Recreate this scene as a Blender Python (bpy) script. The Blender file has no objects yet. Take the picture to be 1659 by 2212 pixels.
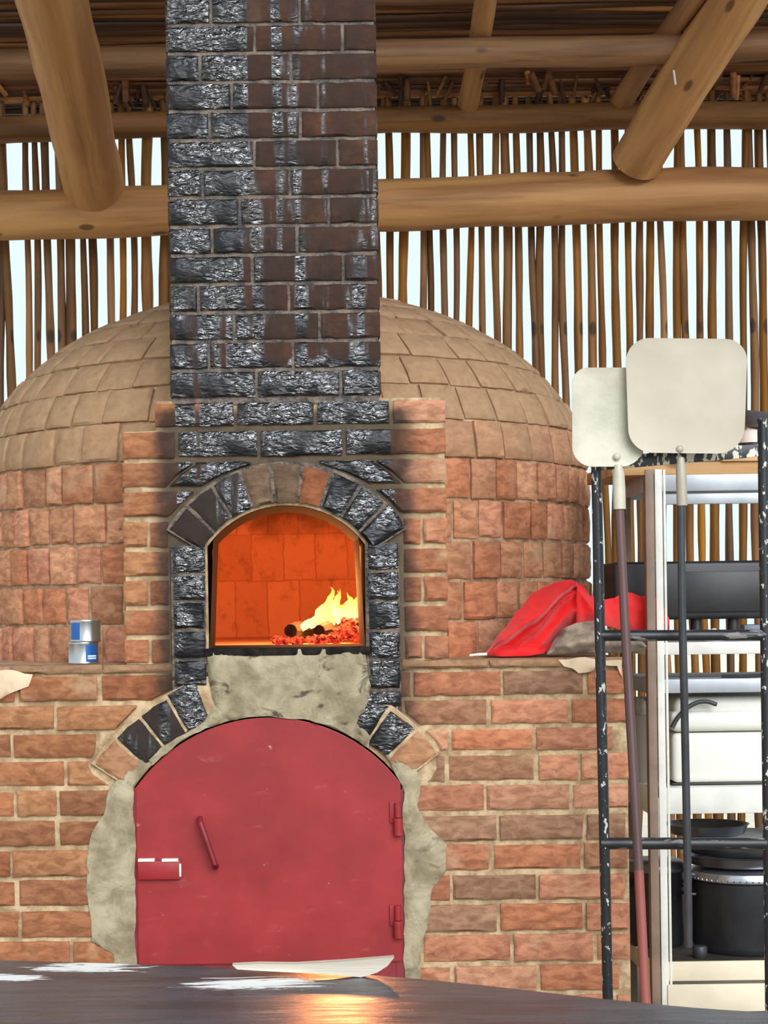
import bpy, bmesh, math, random
from mathutils import Vector, Matrix, noise as mnoise
R = random.Random(7)
sc = bpy.context.scene
COL = sc.collection
# ------------------------------------------------------------------ camera frame
W, H = 1659, 2212
F = 4167.0
PX0, PY0 = 620.0, 1300.0          # principal point in the photograph
EYE = 1.28
ROLL = 0.014
cr, sr = math.cos(ROLL), math.sin(ROLL)

def U(px, py):                     # photo pixel -> level pixel (roll taken out)
    dx, dy = px - PX0, py - PY0
    return PX0 + dx * cr - dy * sr, PY0 + dx * sr + dy * cr

def L(u, v, Y):                    # level pixel at depth Y -> world
    return Vector(((u - PX0) * Y / F, Y, EYE + (PY0 - v) * Y / F))

def P(px, py, Y):
    u, v = U(px, py)
    return L(u, v, Y)

def nz(x, y=0.0, z=0.0):
    return mnoise.noise(Vector((x, y, z)))

# ------------------------------------------------------------------ mesh building
class MB:
    def __init__(s):
        s.V = []; s.F = []; s.C = []; s.K = []; s.M = []
    def add(s, verts, faces, col=(.5, .5, .5), mask=(0, 0, 0), mi=0):
        o = len(s.V)
        s.V.extend([tuple(v) for v in verts])
        for i in range(len(verts)):
            s.C.append(col[i] if isinstance(col, list) else col)
            s.K.append(mask[i] if isinstance(mask, list) else mask)
        for f in faces:
            s.F.append(tuple(o + k for k in f)); s.M.append(mi)
    def bm(s, b, mat=None, **kw):
        if mat is not None: b.transform(mat)
        b.verts.index_update()
        s.add([v.co.copy() for v in b.verts], [[v.index for v in f.verts] for f in b.faces], **kw)
        b.free()
    def build(s, name, mats, parent=None, smooth=True, angle=40, fix=True):
        me = bpy.data.meshes.new(name)
        me.from_pydata(s.V, [], s.F)
        if not isinstance(mats, (list, tuple)): mats = [mats]
        for m in mats: me.materials.append(m)
        for p, mi in zip(me.polygons, s.M):
            p.material_index = mi; p.use_smooth = smooth
        a = me.attributes.new('tint', 'FLOAT_COLOR', 'POINT')
        k = me.attributes.new('wear', 'FLOAT_COLOR', 'POINT')
        a.data.foreach_set('color', [c for t in s.C for c in (t[0], t[1], t[2], 1.0)])
        k.data.foreach_set('color', [c for t in s.K for c in (t[0], t[1], t[2], 1.0)])
        me.update()
        if fix:
            b = bmesh.new(); b.from_mesh(me)
            bmesh.ops.recalc_face_normals(b, faces=b.faces); b.to_mesh(me); b.free()
        if smooth: me.set_sharp_from_angle(angle=math.radians(angle))
        o = bpy.data.objects.new(name, me); COL.objects.link(o)
        if parent is not None: attach(o, parent)
        return o

ORG = {}
def attach(o, parent):
    o.parent = parent
    o.location = -ORG.get(parent.name, Vector((0, 0, 0)))
    ORG[o.name] = Vector((0, 0, 0))

def tag(o, label=None, cat=None, group=None, kind=None):
    if label: o['label'] = label
    if cat: o['category'] = cat
    if group: o['group'] = group
    if kind: o['kind'] = kind
    return o

def thing(name, loc, label, cat, group=None, kind=None):
    o = bpy.data.objects.new(name, None); COL.objects.link(o)
    o.location = loc; o.empty_display_size = .1
    ORG[o.name] = Vector(loc)
    return tag(o, label, cat, group, kind)

def rbox(mb, lo, hi, bev=.004, seg=2, mat=None, **kw):
    b = bmesh.new(); bmesh.ops.create_cube(b, size=1)
    c = [(lo[i] + hi[i]) / 2 for i in range(3)]; s = [abs(hi[i] - lo[i]) for i in range(3)]
    b.transform(Matrix.Translation(c) @ Matrix.Diagonal((*s, 1)))
    if bev > 0:
        bmesh.ops.bevel(b, geom=b.edges[:], offset=min(bev, min(s) * .45), segments=seg, affect='EDGES', profile=.5)
    mb.bm(b, mat, **kw)

def tube(mb, pts, rad, n=10, cap=True, **kw):
    pts = [Vector(p) for p in pts]
    if not isinstance(rad, (list, tuple)): rad = [rad] * len(pts)
    V = []; Fc = []
    t0 = (pts[1] - pts[0]).normalized()
    a = Vector((0, 0, 1)) if abs(t0.z) < .9 else Vector((1, 0, 0))
    n0 = t0.cross(a).normalized()
    for i, p in enumerate(pts):
        t = (pts[min(i + 1, len(pts) - 1)] - pts[max(i - 1, 0)]).normalized()
        n0 = (n0 - t * n0.dot(t)).normalized(); b0 = t.cross(n0)
        for k in range(n):
            an = 2 * math.pi * k / n
            r = rad[i]
            V.append(p + (n0 * math.cos(an) + b0 * math.sin(an)) * r)
    for i in range(len(pts) - 1):
        for k in range(n):
            k2 = (k + 1) % n
            Fc.append((i * n + k, i * n + k2, (i + 1) * n + k2, (i + 1) * n + k))
    if cap:
        Fc.append(tuple(range(n - 1, -1, -1))); Fc.append(tuple((len(pts) - 1) * n + k for k in range(n)))
    mb.add(V, Fc, **kw)

def lathe(mb, prof, c, n=32, axis=None, **kw):
    V = []; Fc = []
    m = Matrix.Translation(c) @ (axis if axis is not None else Matrix.Identity(4))
    for r, z in prof:
        for k in range(n):
            a = 2 * math.pi * k / n
            V.append(m @ Vector((r * math.cos(a), r * math.sin(a), z)))
    for i in range(len(prof) - 1):
        for k in range(n):
            k2 = (k + 1) % n
            Fc.append((i * n + k, i * n + k2, (i + 1) * n + k2, (i + 1) * n + k))
    Fc.append(tuple(range(n - 1, -1, -1))); Fc.append(tuple((len(prof) - 1) * n + k for k in range(n)))
    mb.add(V, Fc, **kw)

def prism(mb, pts2, y0, y1, **kw):      # outline in (x, z) extruded between two depths
    n = len(pts2)
    V = [(x, y0, z) for x, z in pts2] + [(x, y1, z) for x, z in pts2]
    Fc = [tuple(range(n)), tuple(range(2 * n - 1, n - 1, -1))]
    for i in range(n):
        j = (i + 1) % n
        Fc.append((i, j, n + j, n + i))
    mb.add(V, Fc, **kw)

def brick(mb, f, u0, u1, v0, v1, col, wear, nu=6, nv=2, bev=.006, rough=.0022, back=.03, seed=0., mi=0):
    """one brick: a rounded, uneven front and four sides, mapped to the wall, dome or arch by f(u, v, out)"""
    g0 = u0 if callable(u0) else (lambda v: u0)
    g1 = u1 if callable(u1) else (lambda v: u1)
    hv = v1 - v0
    vs = [v0, v0 + bev] + [v0 + bev + (hv - 2 * bev) * (k + 1) / nv for k in range(nv - 1)] + [v1 - bev, v1]
    grid = []; V = []; C = []; K = []
    for j, v in enumerate(vs):
        a, b = g0(v), g1(v); w = b - a
        us = [a, a + bev] + [a + bev + (w - 2 * bev) * (k + 1) / nu for k in range(nu - 1)] + [b - bev, b]
        row = []
        for i, u in enumerate(us):
            edge = i in (0, len(us) - 1) or j in (0, len(vs) - 1)
            h = -bev * .75 if edge else rough * 1.6 * nz(u * 28 + seed, v * 40, seed)
            jit = rough * .9 if edge else 0
            uu = u + jit * nz(u * 60, v * 60, seed + 5); vv = v + jit * 1.4 * nz(u * 35, v * 60, seed + 9)
            row.append(len(V)); V.append(f(uu, vv, h)); C.append(col)
            K.append(wear(u, v) if callable(wear) else wear)
        grid.append(row)
    Fc = []
    for j in range(len(grid) - 1):
        for i in range(len(grid[0]) - 1):
            Fc.append((grid[j][i], grid[j][i + 1], grid[j + 1][i + 1], grid[j + 1][i]))
    ring = grid[0][:] + [r[-1] for r in grid[1:]] + grid[-1][-2::-1] + [r[0] for r in grid[-2:0:-1]]
    nb = len(ring); o = len(V)
    pos = {}
    for j, v in enumerate(vs):
        a, b = g0(v), g1(v); w = b - a
        us = [a, a + bev] + [a + bev + (w - 2 * bev) * (k + 1) / nu for k in range(nu - 1)] + [b - bev, b]
        for i, u in enumerate(us): pos[grid[j][i]] = (u, v)
    for q in ring:
        u, v = pos[q]; V.append(f(u, v, -back)); C.append(col); K.append(K[q])
    for k in range(nb):
        k2 = (k + 1) % nb
        Fc.append((ring[k2], ring[k], o + k, o + k2))
    mb.add(V, Fc, col=C, mask=K, mi=mi)

# ------------------------------------------------------------------ materials
def srgb(r, g, b):
    f = lambda c: (c / 255) / 12.92 if c / 255 <= .04045 else ((c / 255 + .055) / 1.055) ** 2.4
    return (f(r), f(g), f(b))

class NT:
    def __init__(s, name):
        s.m = bpy.data.materials.new(name); s.m.use_nodes = True
        s.t = s.m.node_tree; s.t.nodes.clear()
        s.out = s.n('ShaderNodeOutputMaterial')
    def n(s, typ, **kw):
        nd = s.t.nodes.new(typ)
        for k, v in kw.items(): setattr(nd, k, v)
        return nd
    def l(s, a, b): s.t.links.new(a, b)
    def set(s, sock, v):
        if hasattr(v, 'node'): s.l(v, sock)
        elif isinstance(v, (tuple, list)) and len(v) == 3 and sock.type == 'RGBA': sock.default_value = (*v, 1)
        else: sock.default_value = v
    def coord(s, scale=(1, 1, 1), rot=(0, 0, 0), kind='Object', loc=(0, 0, 0)):
        tc = s.n('ShaderNodeTexCoord'); mp = s.n('ShaderNodeMapping')
        s.l(tc.outputs[kind], mp.inputs[0])
        mp.inputs['Scale'].default_value = scale; mp.inputs['Rotation'].default_value = rot
        mp.inputs['Location'].default_value = loc
        return mp.outputs[0]
    def noise(s, vec, scale=5, detail=4, rough=.55, dist=0.):
        t = s.n('ShaderNodeTexNoise'); s.l(vec, t.inputs['Vector'])
        t.inputs['Scale'].default_value = scale; t.inputs['Detail'].default_value = detail
        t.inputs['Roughness'].default_value = rough; t.inputs['Distortion'].default_value = dist
        return t.outputs[0]
    def ramp(s, fac, a, b, c0=0., c1=1.):
        r = s.n('ShaderNodeMapRange'); s.l(fac, r.inputs[0]); r.interpolation_type = 'SMOOTHSTEP'
        for i, v in zip((1, 2, 3, 4), (a, b, c0, c1)): r.inputs[i].default_value = v
        return r.outputs[0]
    def math(s, op, a, b=0., clamp=False):
        m = s.n('ShaderNodeMath', operation=op, use_clamp=clamp); s.set(m.inputs[0], a); s.set(m.inputs[1], b)
        return m.outputs[0]
    def mix(s, fac, a, b, blend='MIX'):
        m = s.n('ShaderNodeMix', data_type='RGBA', blend_type=blend)
        s.set(m.inputs[0], fac); s.set(m.inputs[6], a); s.set(m.inputs[7], b)
        return m.outputs[2]
    def bump(s, h, strength=.5, dist=.01, normal=None):
        b = s.n('ShaderNodeBump'); s.l(h, b.inputs['Height'])
        s.set(b.inputs['Strength'], strength); b.inputs['Distance'].default_value = dist
        if normal is not None: s.l(normal, b.inputs['Normal'])
        return b.outputs[0]
    def bsdf(s, col, rough=.7, metal=0., normal=None, spec=.5):
        b = s.n('ShaderNodeBsdfPrincipled')
        s.set(b.inputs['Base Color'], col); s.set(b.inputs['Roughness'], rough); s.set(b.inputs['Metallic'], metal)
        b.inputs['Specular IOR Level'].default_value = spec
        if normal is not None: s.l(normal, b.inputs['Normal'])
        s.l(b.outputs[0], s.out.inputs[0])
        return b

def simple(name, col, rough=.6, metal=0., var=.25, scale=12, bump=.15, spec=.5, stretch=(1, 1, 1), bdist=.004):
    t = NT(name); v = t.coord(stretch)
    n = t.noise(v, scale, 5)
    c = t.mix(t.ramp(n, .3, .7), tuple(x * (1 - var) for x in col), tuple(min(1, x * (1 + var)) for x in col))
    t.bsdf(c, rough, metal, t.bump(n, bump, bdist), spec)
    return t.m

def masonry():
    """fired brick: colour of each brick from 'tint'; soot, tar and dust from 'wear'"""
    t = NT('fired_brick')
    at = t.n('ShaderNodeAttribute', attribute_name='tint'); aw = t.n('ShaderNodeAttribute', attribute_name='wear')
    sep = t.n('ShaderNodeSeparateColor'); t.l(aw.outputs['Color'], sep.inputs[0])
    soot, tar, dust = sep.outputs[0], sep.outputs[1], sep.outputs[2]
    v = t.coord()
    big = t.noise(v, 9, 4); fine = t.noise(v, 70, 5, .65); mid = t.noise(t.coord((1, 1, 2.2)), 24, 5, .6, .6)
    c = t.mix(t.ramp(mid, .3, .72), t.mix(1., at.outputs['Color'], (.62, .55, .52), 'MULTIPLY'), t.mix(1., at.outputs['Color'], (1.14, 1.14, 1.14), 'MULTIPLY'))
    c = t.mix(t.math('MULTIPLY', t.ramp(big, .55, .75), .45), c, srgb(196, 168, 130))      # lime bloom
    c = t.mix(t.math('MULTIPLY', t.ramp(t.noise(v, 34, 6, .7), .6, .72), .6), c, srgb(74, 56, 46))   # burnt specks
    # dust settles in soft patches
    d = t.math('MULTIPLY', t.ramp(t.math('ADD', t.math('MULTIPLY', t.noise(v, 7, 5), .5), dust), .55, 1.05), .92, True)
    c = t.mix(d, c, t.mix(t.noise(v, 40, 4), srgb(134, 104, 76), srgb(184, 152, 116)))
    # soot
    sm = t.ramp(t.math('ADD', t.math('MULTIPLY', t.noise(t.coord((1, 1, .6)), 16, 5), .6), soot), .45, 1.1)
    c = t.mix(t.math('MULTIPLY', sm, .9), c, srgb(44, 36, 32))
    # tar running down in streaks
    st = t.noise(t.coord((17, 17, .9)), 1., 3, .5, .25)
    st2 = t.noise(t.coord((30, 30, 5)), 1., 5, .6, .5)
    tm = t.ramp(t.math('ADD', t.math('ADD', t.math('MULTIPLY', st, .9), t.math('MULTIPLY', st2, .3)), tar), 1.02, 1.14)
    c = t.mix(tm, c, (.0115, .0105, .0112))
    rip = t.noise(t.coord((34, 34, 88), (0, math.radians(24), 0)), 1., 2.5, .5, .7)
    rip2 = t.noise(t.coord((10, 10, 10)), 1., 2)
    fb = t.bump(fine, t.math('SUBTRACT', .55, t.math('MULTIPLY', tm, .42)), .004)
    wet = t.ramp(rip2, .36, .6)
    tb = t.bump(rip, t.math('MULTIPLY', tm, t.math('ADD', t.math('MULTIPLY', wet, .75), .25)), .016, fb)
    ro = t.math('ADD', t.math('MULTIPLY', tm, -.79), .87)
    ro = t.math('ADD', ro, t.math('MULTIPLY', t.math('SUBTRACT', 1., wet), t.math('MULTIPLY', tm, .25)))
    bs = t.bsdf(c, ro, 0., tb, .5)
    t.l(t.ramp(t.math('MULTIPLY', tm, wet), 0., 1., .3, 1.7), bs.inputs['Specular IOR Level'])
    return t.m

def mortar(name, c0, c1, gloss=.9, bump=.7):
    t = NT(name); v = t.coord()
    n = t.noise(v, 22, 6, .65); f = t.noise(v, 120, 4)
    c = t.mix(t.ramp(n, .35, .68), c0, c1)
    aw = t.n('ShaderNodeAttribute', attribute_name='wear'); sep = t.n('ShaderNodeSeparateColor'); t.l(aw.outputs['Color'], sep.inputs[0])
    sm = t.ramp(t.math('ADD', t.math('MULTIPLY', n, .6), sep.outputs[0]), .5, 1.15)
    c = t.mix(t.math('MULTIPLY', sm, .85), c, srgb(46, 38, 33))
    t.bsdf(c, gloss, 0, t.bump(f, .4, .003, t.bump(n, bump, .008)), .4)
    return t.m

def wood(name, dark, light, scale=1., bump=.35, rnd=True, rough=.62, axis=2):
    """round timber; grain runs along the local axis"""
    t = NT(name)
    sc_ = [9 * scale] * 3; sc_[axis] = .9 * scale
    sc2 = [40 * scale] * 3; sc2[axis] = 1.4 * scale
    oi = t.n('ShaderNodeObjectInfo')
    va = t.n('ShaderNodeVectorMath', operation='ADD'); t.l(t.coord(tuple(sc_)), va.inputs[0])
    mu = t.n('ShaderNodeVectorMath', operation='SCALE'); mu.inputs[0].default_value = (31, 17, 11); t.l(oi.outputs['Random'], mu.inputs['Scale'])
    t.l(mu.outputs[0], va.inputs[1])
    a = t.noise(va.outputs[0], 1., 5, .6, .4); b = t.noise(t.coord(tuple(sc2)), 1., 4, .6, .3)
    c = t.mix(t.ramp(a, .3, .7), dark, light)
    c = t.mix(t.math('MULTIPLY', t.ramp(b, .52, .75), .45), c, tuple(x * .45 for x in dark))
    kn = t.n('ShaderNodeTexVoronoi'); sc3 = [7.] * 3; sc3[axis] = 3.2
    t.l(t.coord(tuple(sc3)), kn.inputs['Vector']); kn.inputs['Scale'].default_value = 1.
    c = t.mix(t.math('MULTIPLY', t.ramp(kn.outputs['Distance'], .07, .13, 1., 0.), .8), c, tuple(x * .25 for x in dark))
    if rnd:
        hv = t.n('ShaderNodeHueSaturation'); t.l(c, hv.inputs['Color'])
        t.l(t.ramp(oi.outputs['Random'], 0, 1, .6, 1.2), hv.inputs['Value'])
        t.l(t.ramp(t.math('FRACT', t.math('MULTIPLY', oi.outputs['Random'], 7.3)), 0, 1, .95, 1.2), hv.inputs['Saturation'])
        c = hv.outputs[0]
    t.bsdf(c, rough, 0, t.bump(b, bump, .006), .4)
    return t.m

M = {}
M['brick'] = masonry()
M['mortar'] = mortar('lime_mortar', srgb(150, 122, 88), srgb(204, 178, 138))
M['mortar_soot'] = mortar('sooty_mortar', srgb(36, 30, 27), srgb(120, 100, 80), .3, 1.)
M['mortar_dusty'] = mortar('dusty_mortar', srgb(140, 108, 80), srgb(192, 160, 128))
M['log'] = wood('peeled_log', srgb(146, 98, 58), srgb(200, 148, 92), .8, .3, False)
M['purlin'] = wood('peeled_pole', srgb(118, 78, 46), srgb(178, 128, 80), 1., .3, True)
M['stick'] = wood('wall_stick', srgb(92, 58, 30), srgb(164, 116, 66), 1., .5, True)

def thatch_mat():
    t = NT('reed_thatch'); at = t.n('ShaderNodeAttribute', attribute_name='tint')
    n = t.noise(t.coord((1.5, 30, 30)), 1., 5, .6)
    c = t.mix(t.ramp(n, .3, .7), t.mix(1., at.outputs['Color'], (.4, .36, .32), 'MULTIPLY'), at.outputs['Color'])
    t.bsdf(c, .55, 0, t.bump(n, .5, .006), .5); return t.m
M['thatch'] = thatch_mat()

def cement():
    t = NT('cement_render'); v = t.coord()
    n = t.noise(v, 11, 6, .65, .3); f = t.noise(v, 90, 5)
    c = t.mix(t.ramp(n, .32, .68), srgb(128, 114, 88), srgb(178, 164, 134))
    sm = t.ramp(t.noise(t.coord((1, 1, 1.4), (0, .6, 0)), 13, 5, .6, .8), .56, .66)
    aw = t.n('ShaderNodeAttribute', attribute_name='wear'); sep = t.n('ShaderNodeSeparateColor'); t.l(aw.outputs['Color'], sep.inputs[0])
    c = t.mix(t.math('MULTIPLY', sm, t.math('MULTIPLY', sep.outputs[0], .85)), c, srgb(58, 50, 42))
    t.bsdf(c, .85, 0, t.bump(f, .35, .003, t.bump(n, .8, .012)), .35); return t.m
M['cement'] = cement()

def chamber():
    t = NT('firebrick_lining')
    uv = t.n('ShaderNodeUVMap'); uv.uv_map = 'arc'
    br = t.n('ShaderNodeTexBrick'); 
    dv = t.n('ShaderNodeVectorMath', operation='ADD'); t.l(uv.outputs[0], dv.inputs[0])
    ns = t.n('ShaderNodeTexNoise'); ns.inputs['Scale'].default_value = 14; t.l(uv.outputs[0], ns.inputs['Vector'])
    sc_ = t.n('ShaderNodeVectorMath', operation='SCALE'); t.l(ns.outputs['Color'], sc_.inputs[0]); sc_.inputs['Scale'].default_value = .02
    t.l(sc_.outputs[0], dv.inputs[1]); t.l(dv.outputs[0], br.inputs['Vector'])
    br.inputs['Scale'].default_value = 1.; br.inputs['Brick Width'].default_value = .115; br.inputs['Row Height'].default_value = .215
    br.inputs['Mortar Size'].default_value = .003; br.inputs['Mortar Smooth'].default_value = .3
    br.inputs['Color1'].default_value = (*srgb(226, 176, 140), 1); br.inputs['Color2'].default_value = (*srgb(206, 152, 116), 1)
    br.inputs['Mortar'].default_value = (*srgb(190, 140, 108), 1)
    v = t.coord(); n = t.noise(v, 16, 6, .7)
    c = t.mix(t.math('MULTIPLY', t.ramp(n, .5, .72), .45), br.outputs['Color'], srgb(120, 84, 64))
    aw = t.n('ShaderNodeAttribute', attribute_name='wear'); sep = t.n('ShaderNodeSeparateColor'); t.l(aw.outputs['Color'], sep.inputs[0])
    sm = t.ramp(t.math('ADD', t.math('MULTIPLY', t.noise(v, 9, 5), .7), sep.outputs[0]), .7, 1.2)
    c = t.mix(t.math('MULTIPLY', sm, .8), c, srgb(60, 44, 36))
    t.bsdf(c, .9, 0, t.bump(n, .5, .01, t.bump(br.outputs['Fac'], -.15, .01)), .2); return t.m
M['chamber'] = chamber()
M['soot'] = simple('soot_black', (.02, .017, .015), .95, 0, .4, 30, .5, spec=.03)

def door_paint():
    t = NT('red_door_paint'); v = t.coord()
    n = t.noise(v, 5, 5, .6); sc1 = t.noise(t.coord((2.4, 2.4, 7), (0, .25, 0)), 4, 6, .65, .5)
    c = t.mix(t.ramp(n, .35, .7), srgb(136, 27, 30), srgb(157, 36, 36))
    c = t.mix(t.math('MULTIPLY', t.ramp(sc1, .58, .85), .32), c, srgb(206, 132, 126))
    c = t.mix(t.math('MULTIPLY', t.ramp(t.noise(v, 26, 4), .7, .78), .5), c, srgb(226, 190, 180))
    t.bsdf(c, t.ramp(sc1, .3, .7, .42, .58), 0, t.bump(t.noise(v, 3, 2), .2, .01), .45); return t.m
M['door'] = door_paint()
M['door_dark'] = simple('red_frame_paint', srgb(120, 26, 36), .5, 0, .3, 14, .3)
M['glint_stick_white'] = simple('white_glint_and_stick', srgb(230, 222, 206), .5, 0, .1, 30, .1)  # white for the painted latch highlights and the small stick

def chipped(name, base, chip, thr=.62, scale=30, rough=.4, stretch=(1, 1, .55)):
    t = NT(name); n = t.noise(t.coord(stretch), scale, 5, .6, .15)
    m = t.ramp(n, thr, thr + .03)
    t.bsdf(t.mix(m, base, chip), t.math('ADD', t.math('MULTIPLY', m, .3), rough), 0, t.bump(n, .3, .003), .5); return t.m
M['black_paint'] = chipped('chipped_black_paint', (.012, .012, .014), srgb(205, 200, 190), .60, 70)
M['worn_rail'] = chipped('worn_black_rail', (.022, .022, .024), srgb(128, 124, 118), .54, 40, .4, (.25, 1, 1.2))
M['flaked_bar'] = chipped('flaked_bar_paint', (.03, .03, .035), srgb(222, 216, 198), .5, 55)
M['alu_dull'] = simple('dull_aluminium', srgb(178, 168, 148), .55, .25, .1, 5, .12)
M['alu_bright'] = simple('bright_aluminium', srgb(190, 184, 164), .55, .12, .16, 9, .5, bdist=.01)
M['handle_brown'] = simple('brown_painted_pole', srgb(92, 62, 58), .45, 0, .25, 10, .2, stretch=(1, 1, .2))
M['handle_red'] = simple('red_brown_pole', srgb(140, 72, 62), .5, 0, .2, 10, .2, stretch=(1, 1, .2))
M['handle_black'] = simple('black_pole', (.03, .03, .033), .45, 0, .3, 12, .2)
M['shelf_white'] = simple('worn_white_shelf', srgb(222, 220, 208), .5, .0, .1, 9, .15)
M['shelf_grey'] = simple('grey_shelf_steel', srgb(178, 182, 186), .42, .3, .12, 9, .15)
M['shelf_post'] = simple('brown_shelf_post', srgb(134, 110, 92), .55, 0, .2, 9, .2)
M['plywood'] = wood('plywood', srgb(176, 130, 80), srgb(214, 172, 118), 1., .2, False, .6, 0)
M['dark_board'] = simple('dark_stained_board', srgb(62, 54, 48), .6, 0, .3, 8, .2)
M['cream_board'] = simple('cream_board', srgb(222, 208, 180), .6, 0, .1, 5, .2)
M['black_enamel'] = simple('black_enamel', (.016, .015, .015), .42, 0, .3, 9, .1)
M['pot_black'] = simple('black_pot', (.02, .02, .022), .3, 0, .3, 9, .1)
M['pan_steel'] = simple('dark_pan_steel', srgb(130, 130, 136), .28, .9, .25, 8, .2)
M['lid_steel'] = simple('lid_steel', srgb(190, 194, 200), .25, .9, .15, 8, .2)
M['cooler'] = chipped('stained_white_plastic', srgb(228, 226, 214), srgb(188, 150, 100), .72, 14, .4, (1, 1, 2))
M['bucket'] = simple('grey_bucket_plastic', srgb(150, 140, 132), .4, 0, .12, 6, .1)
M['pink_lid'] = simple('pale_pink_lid', srgb(226, 204, 192), .5, 0, .06, 8, .1)
M['grey_bowl'] = simple('grey_bowl', srgb(96, 94, 100), .35, .4, .15, 8, .1)
M['tin'] = simple('tin_plate', srgb(186, 188, 190), .28, .95, .05, 4, .05, stretch=(1, 1, 6))
M['tin_blue'] = simple('blue_tin_print', srgb(32, 88, 158), .35, .2, .08, 8, .02)
M['tin_print'] = simple('white_tin_print', srgb(220, 226, 232), .4, 0, .03, 8, .02)
M['sand'] = simple('pale_sand', srgb(226, 214, 192), .9, 0, .1, 3, .3)
M['concrete'] = simple('concrete_floor', srgb(128, 116, 100), .8, 0, .2, 4, .3)
M['peeled'] = simple('peeling_plaster', srgb(220, 192, 158), .8, 0, .12, 18, .6)
M['pale_board'] = wood('pale_board', srgb(176, 164, 144), srgb(226, 216, 198), 1.4, .6, False, .7, 0)

def cloth(name, a, b, sc_=8, sheen=.3):
    t = NT(name); v = t.coord(); n = t.noise(v, sc_, 4, .6); w = t.noise(v, 320, 2)
    bs = t.bsdf(t.mix(t.ramp(n, .3, .7), a, b), .85, 0, t.bump(w, .25, .001, t.bump(n, .4, .01)), .2)
    bs.inputs['Sheen Weight'].default_value = sheen
    return t.m
M['red_cloth'] = cloth('red_cloth', srgb(226, 22, 26), srgb(244, 48, 44))
M['rag'] = cloth('grey_brown_rag', srgb(104, 90, 76), srgb(182, 164, 140), 16)

def worktop_mat():
    """dark steel top with streaky white patches in its colour"""
    t = NT('dark_worktop_steel'); v = t.coord()
    n = t.noise(t.coord((1, 3, 1)), 6, 5, .6, .4); s2 = t.noise(t.coord((4, 60, 4)), 1., 4)
    c = t.mix(t.ramp(n, .3, .7), srgb(64, 65, 72), srgb(88, 90, 98))
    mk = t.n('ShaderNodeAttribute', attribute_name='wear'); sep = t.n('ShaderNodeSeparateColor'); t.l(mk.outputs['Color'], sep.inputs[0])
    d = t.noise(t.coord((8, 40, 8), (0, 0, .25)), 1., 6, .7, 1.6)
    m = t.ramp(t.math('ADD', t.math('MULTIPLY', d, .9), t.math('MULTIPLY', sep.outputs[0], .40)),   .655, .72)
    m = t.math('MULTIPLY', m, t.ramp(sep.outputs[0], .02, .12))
    c = t.mix(m, c, srgb(240, 238, 232))  # white streaks mixed in around the masked spots
    nb = t.bump(d, .25, .004, t.bump(n, .06, .01))
    t.bsdf(c, t.math('ADD', t.ramp(s2, .3, .7, .17, .28), t.math('MULTIPLY', m, .6)), t.math('MULTIPLY', t.math('SUBTRACT', 1., m), .15), nb, .5); return t.m
M['worktop'] = worktop_mat()

def flame_mat():
    t = NT('flame'); at = t.n('ShaderNodeAttribute', attribute_name='tint'); aw = t.n('ShaderNodeAttribute', attribute_name='wear')
    sep = t.n('ShaderNodeSeparateColor'); t.l(aw.outputs['Color'], sep.inputs[0])
    e = t.n('ShaderNodeEmission'); t.l(at.outputs['Color'], e.inputs[0]); t.l(sep.outputs[0], e.inputs[1])
    tr = t.n('ShaderNodeBsdfTransparent'); mx = t.n('ShaderNodeMixShader')
    lw = t.n('ShaderNodeLayerWeight'); lw.inputs[0].default_value = .4
    t.l(t.ramp(lw.outputs['Facing'], .55, .98), mx.inputs[0]); t.l(e.outputs[0], mx.inputs[1]); t.l(tr.outputs[0], mx.inputs[2])
    t.l(mx.outputs[0], t.out.inputs[0]); return t.m
M['flame'] = flame_mat()

def ember_mat():
    t = NT('glowing_embers'); n = t.noise(t.coord(), 60, 4, .6)
    b = t.bsdf(srgb(24, 14, 12), .95)
    t.l(t.mix(t.ramp(n, .4, .7), (1., .012, .012), (1., .13, .03)), b.inputs['Emission Color'])
    t.l(t.ramp(n, .36, .66, .1, 1.9), b.inputs['Emission Strength']); return t.m
M['ember'] = ember_mat()
M['char'] = simple('charred_wood', srgb(40, 30, 24), .85, 0, .5, 30, .8)

# ------------------------------------------------------------------ the oven
S = 5.0 / F
YF = 5.0
def flat(Y):
    return lambda u, v, h: L(u, v, YF) + Vector((0, (Y - YF) - h, 0))
def xz(u, v): p = L(u, v, YF); return (p.x, p.z)
oven = thing('brick_oven', L(610, PY0 + EYE / S, 5.9), 'large domed brick pizza oven with tarred chimney and red metal door', 'oven')

DC = (583., 1902.); DR = 352.          # door arch (level px)
DOX = 4.                               # door lies left of centre by the roll
DCu, DCv = U(583, 1902)
MCu, MCv = U(620, 1302); MR = 217.
MOUTH_L, MOUTH_R = U(444, 1290)[0], U(795, 1280)[0]
DOOR_L, DOOR_R = U(295, 1890)[0], U(868, 1890)[0]
SILL = U(620, 1399)[1]; LEDGE = 1431.
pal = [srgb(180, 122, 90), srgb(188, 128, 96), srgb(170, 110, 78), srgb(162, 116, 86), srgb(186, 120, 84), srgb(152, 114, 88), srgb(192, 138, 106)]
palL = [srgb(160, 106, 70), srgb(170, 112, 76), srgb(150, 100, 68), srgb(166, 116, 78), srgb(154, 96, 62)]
pald = [srgb(192, 136, 100), srgb(200, 146, 110), srgb(182, 130, 96), srgb(202, 140, 108), srgb(186, 122, 86)]
def pick(p, k=.12):
    c = R.choice(p); j = 1 + R.uniform(-k, k)
    return tuple(x * j for x in c)
def ss(a, b, x):
    t = max(0, min(1, (x - a) / (b - a))); return t * t * (3 - 2 * t)

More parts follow.
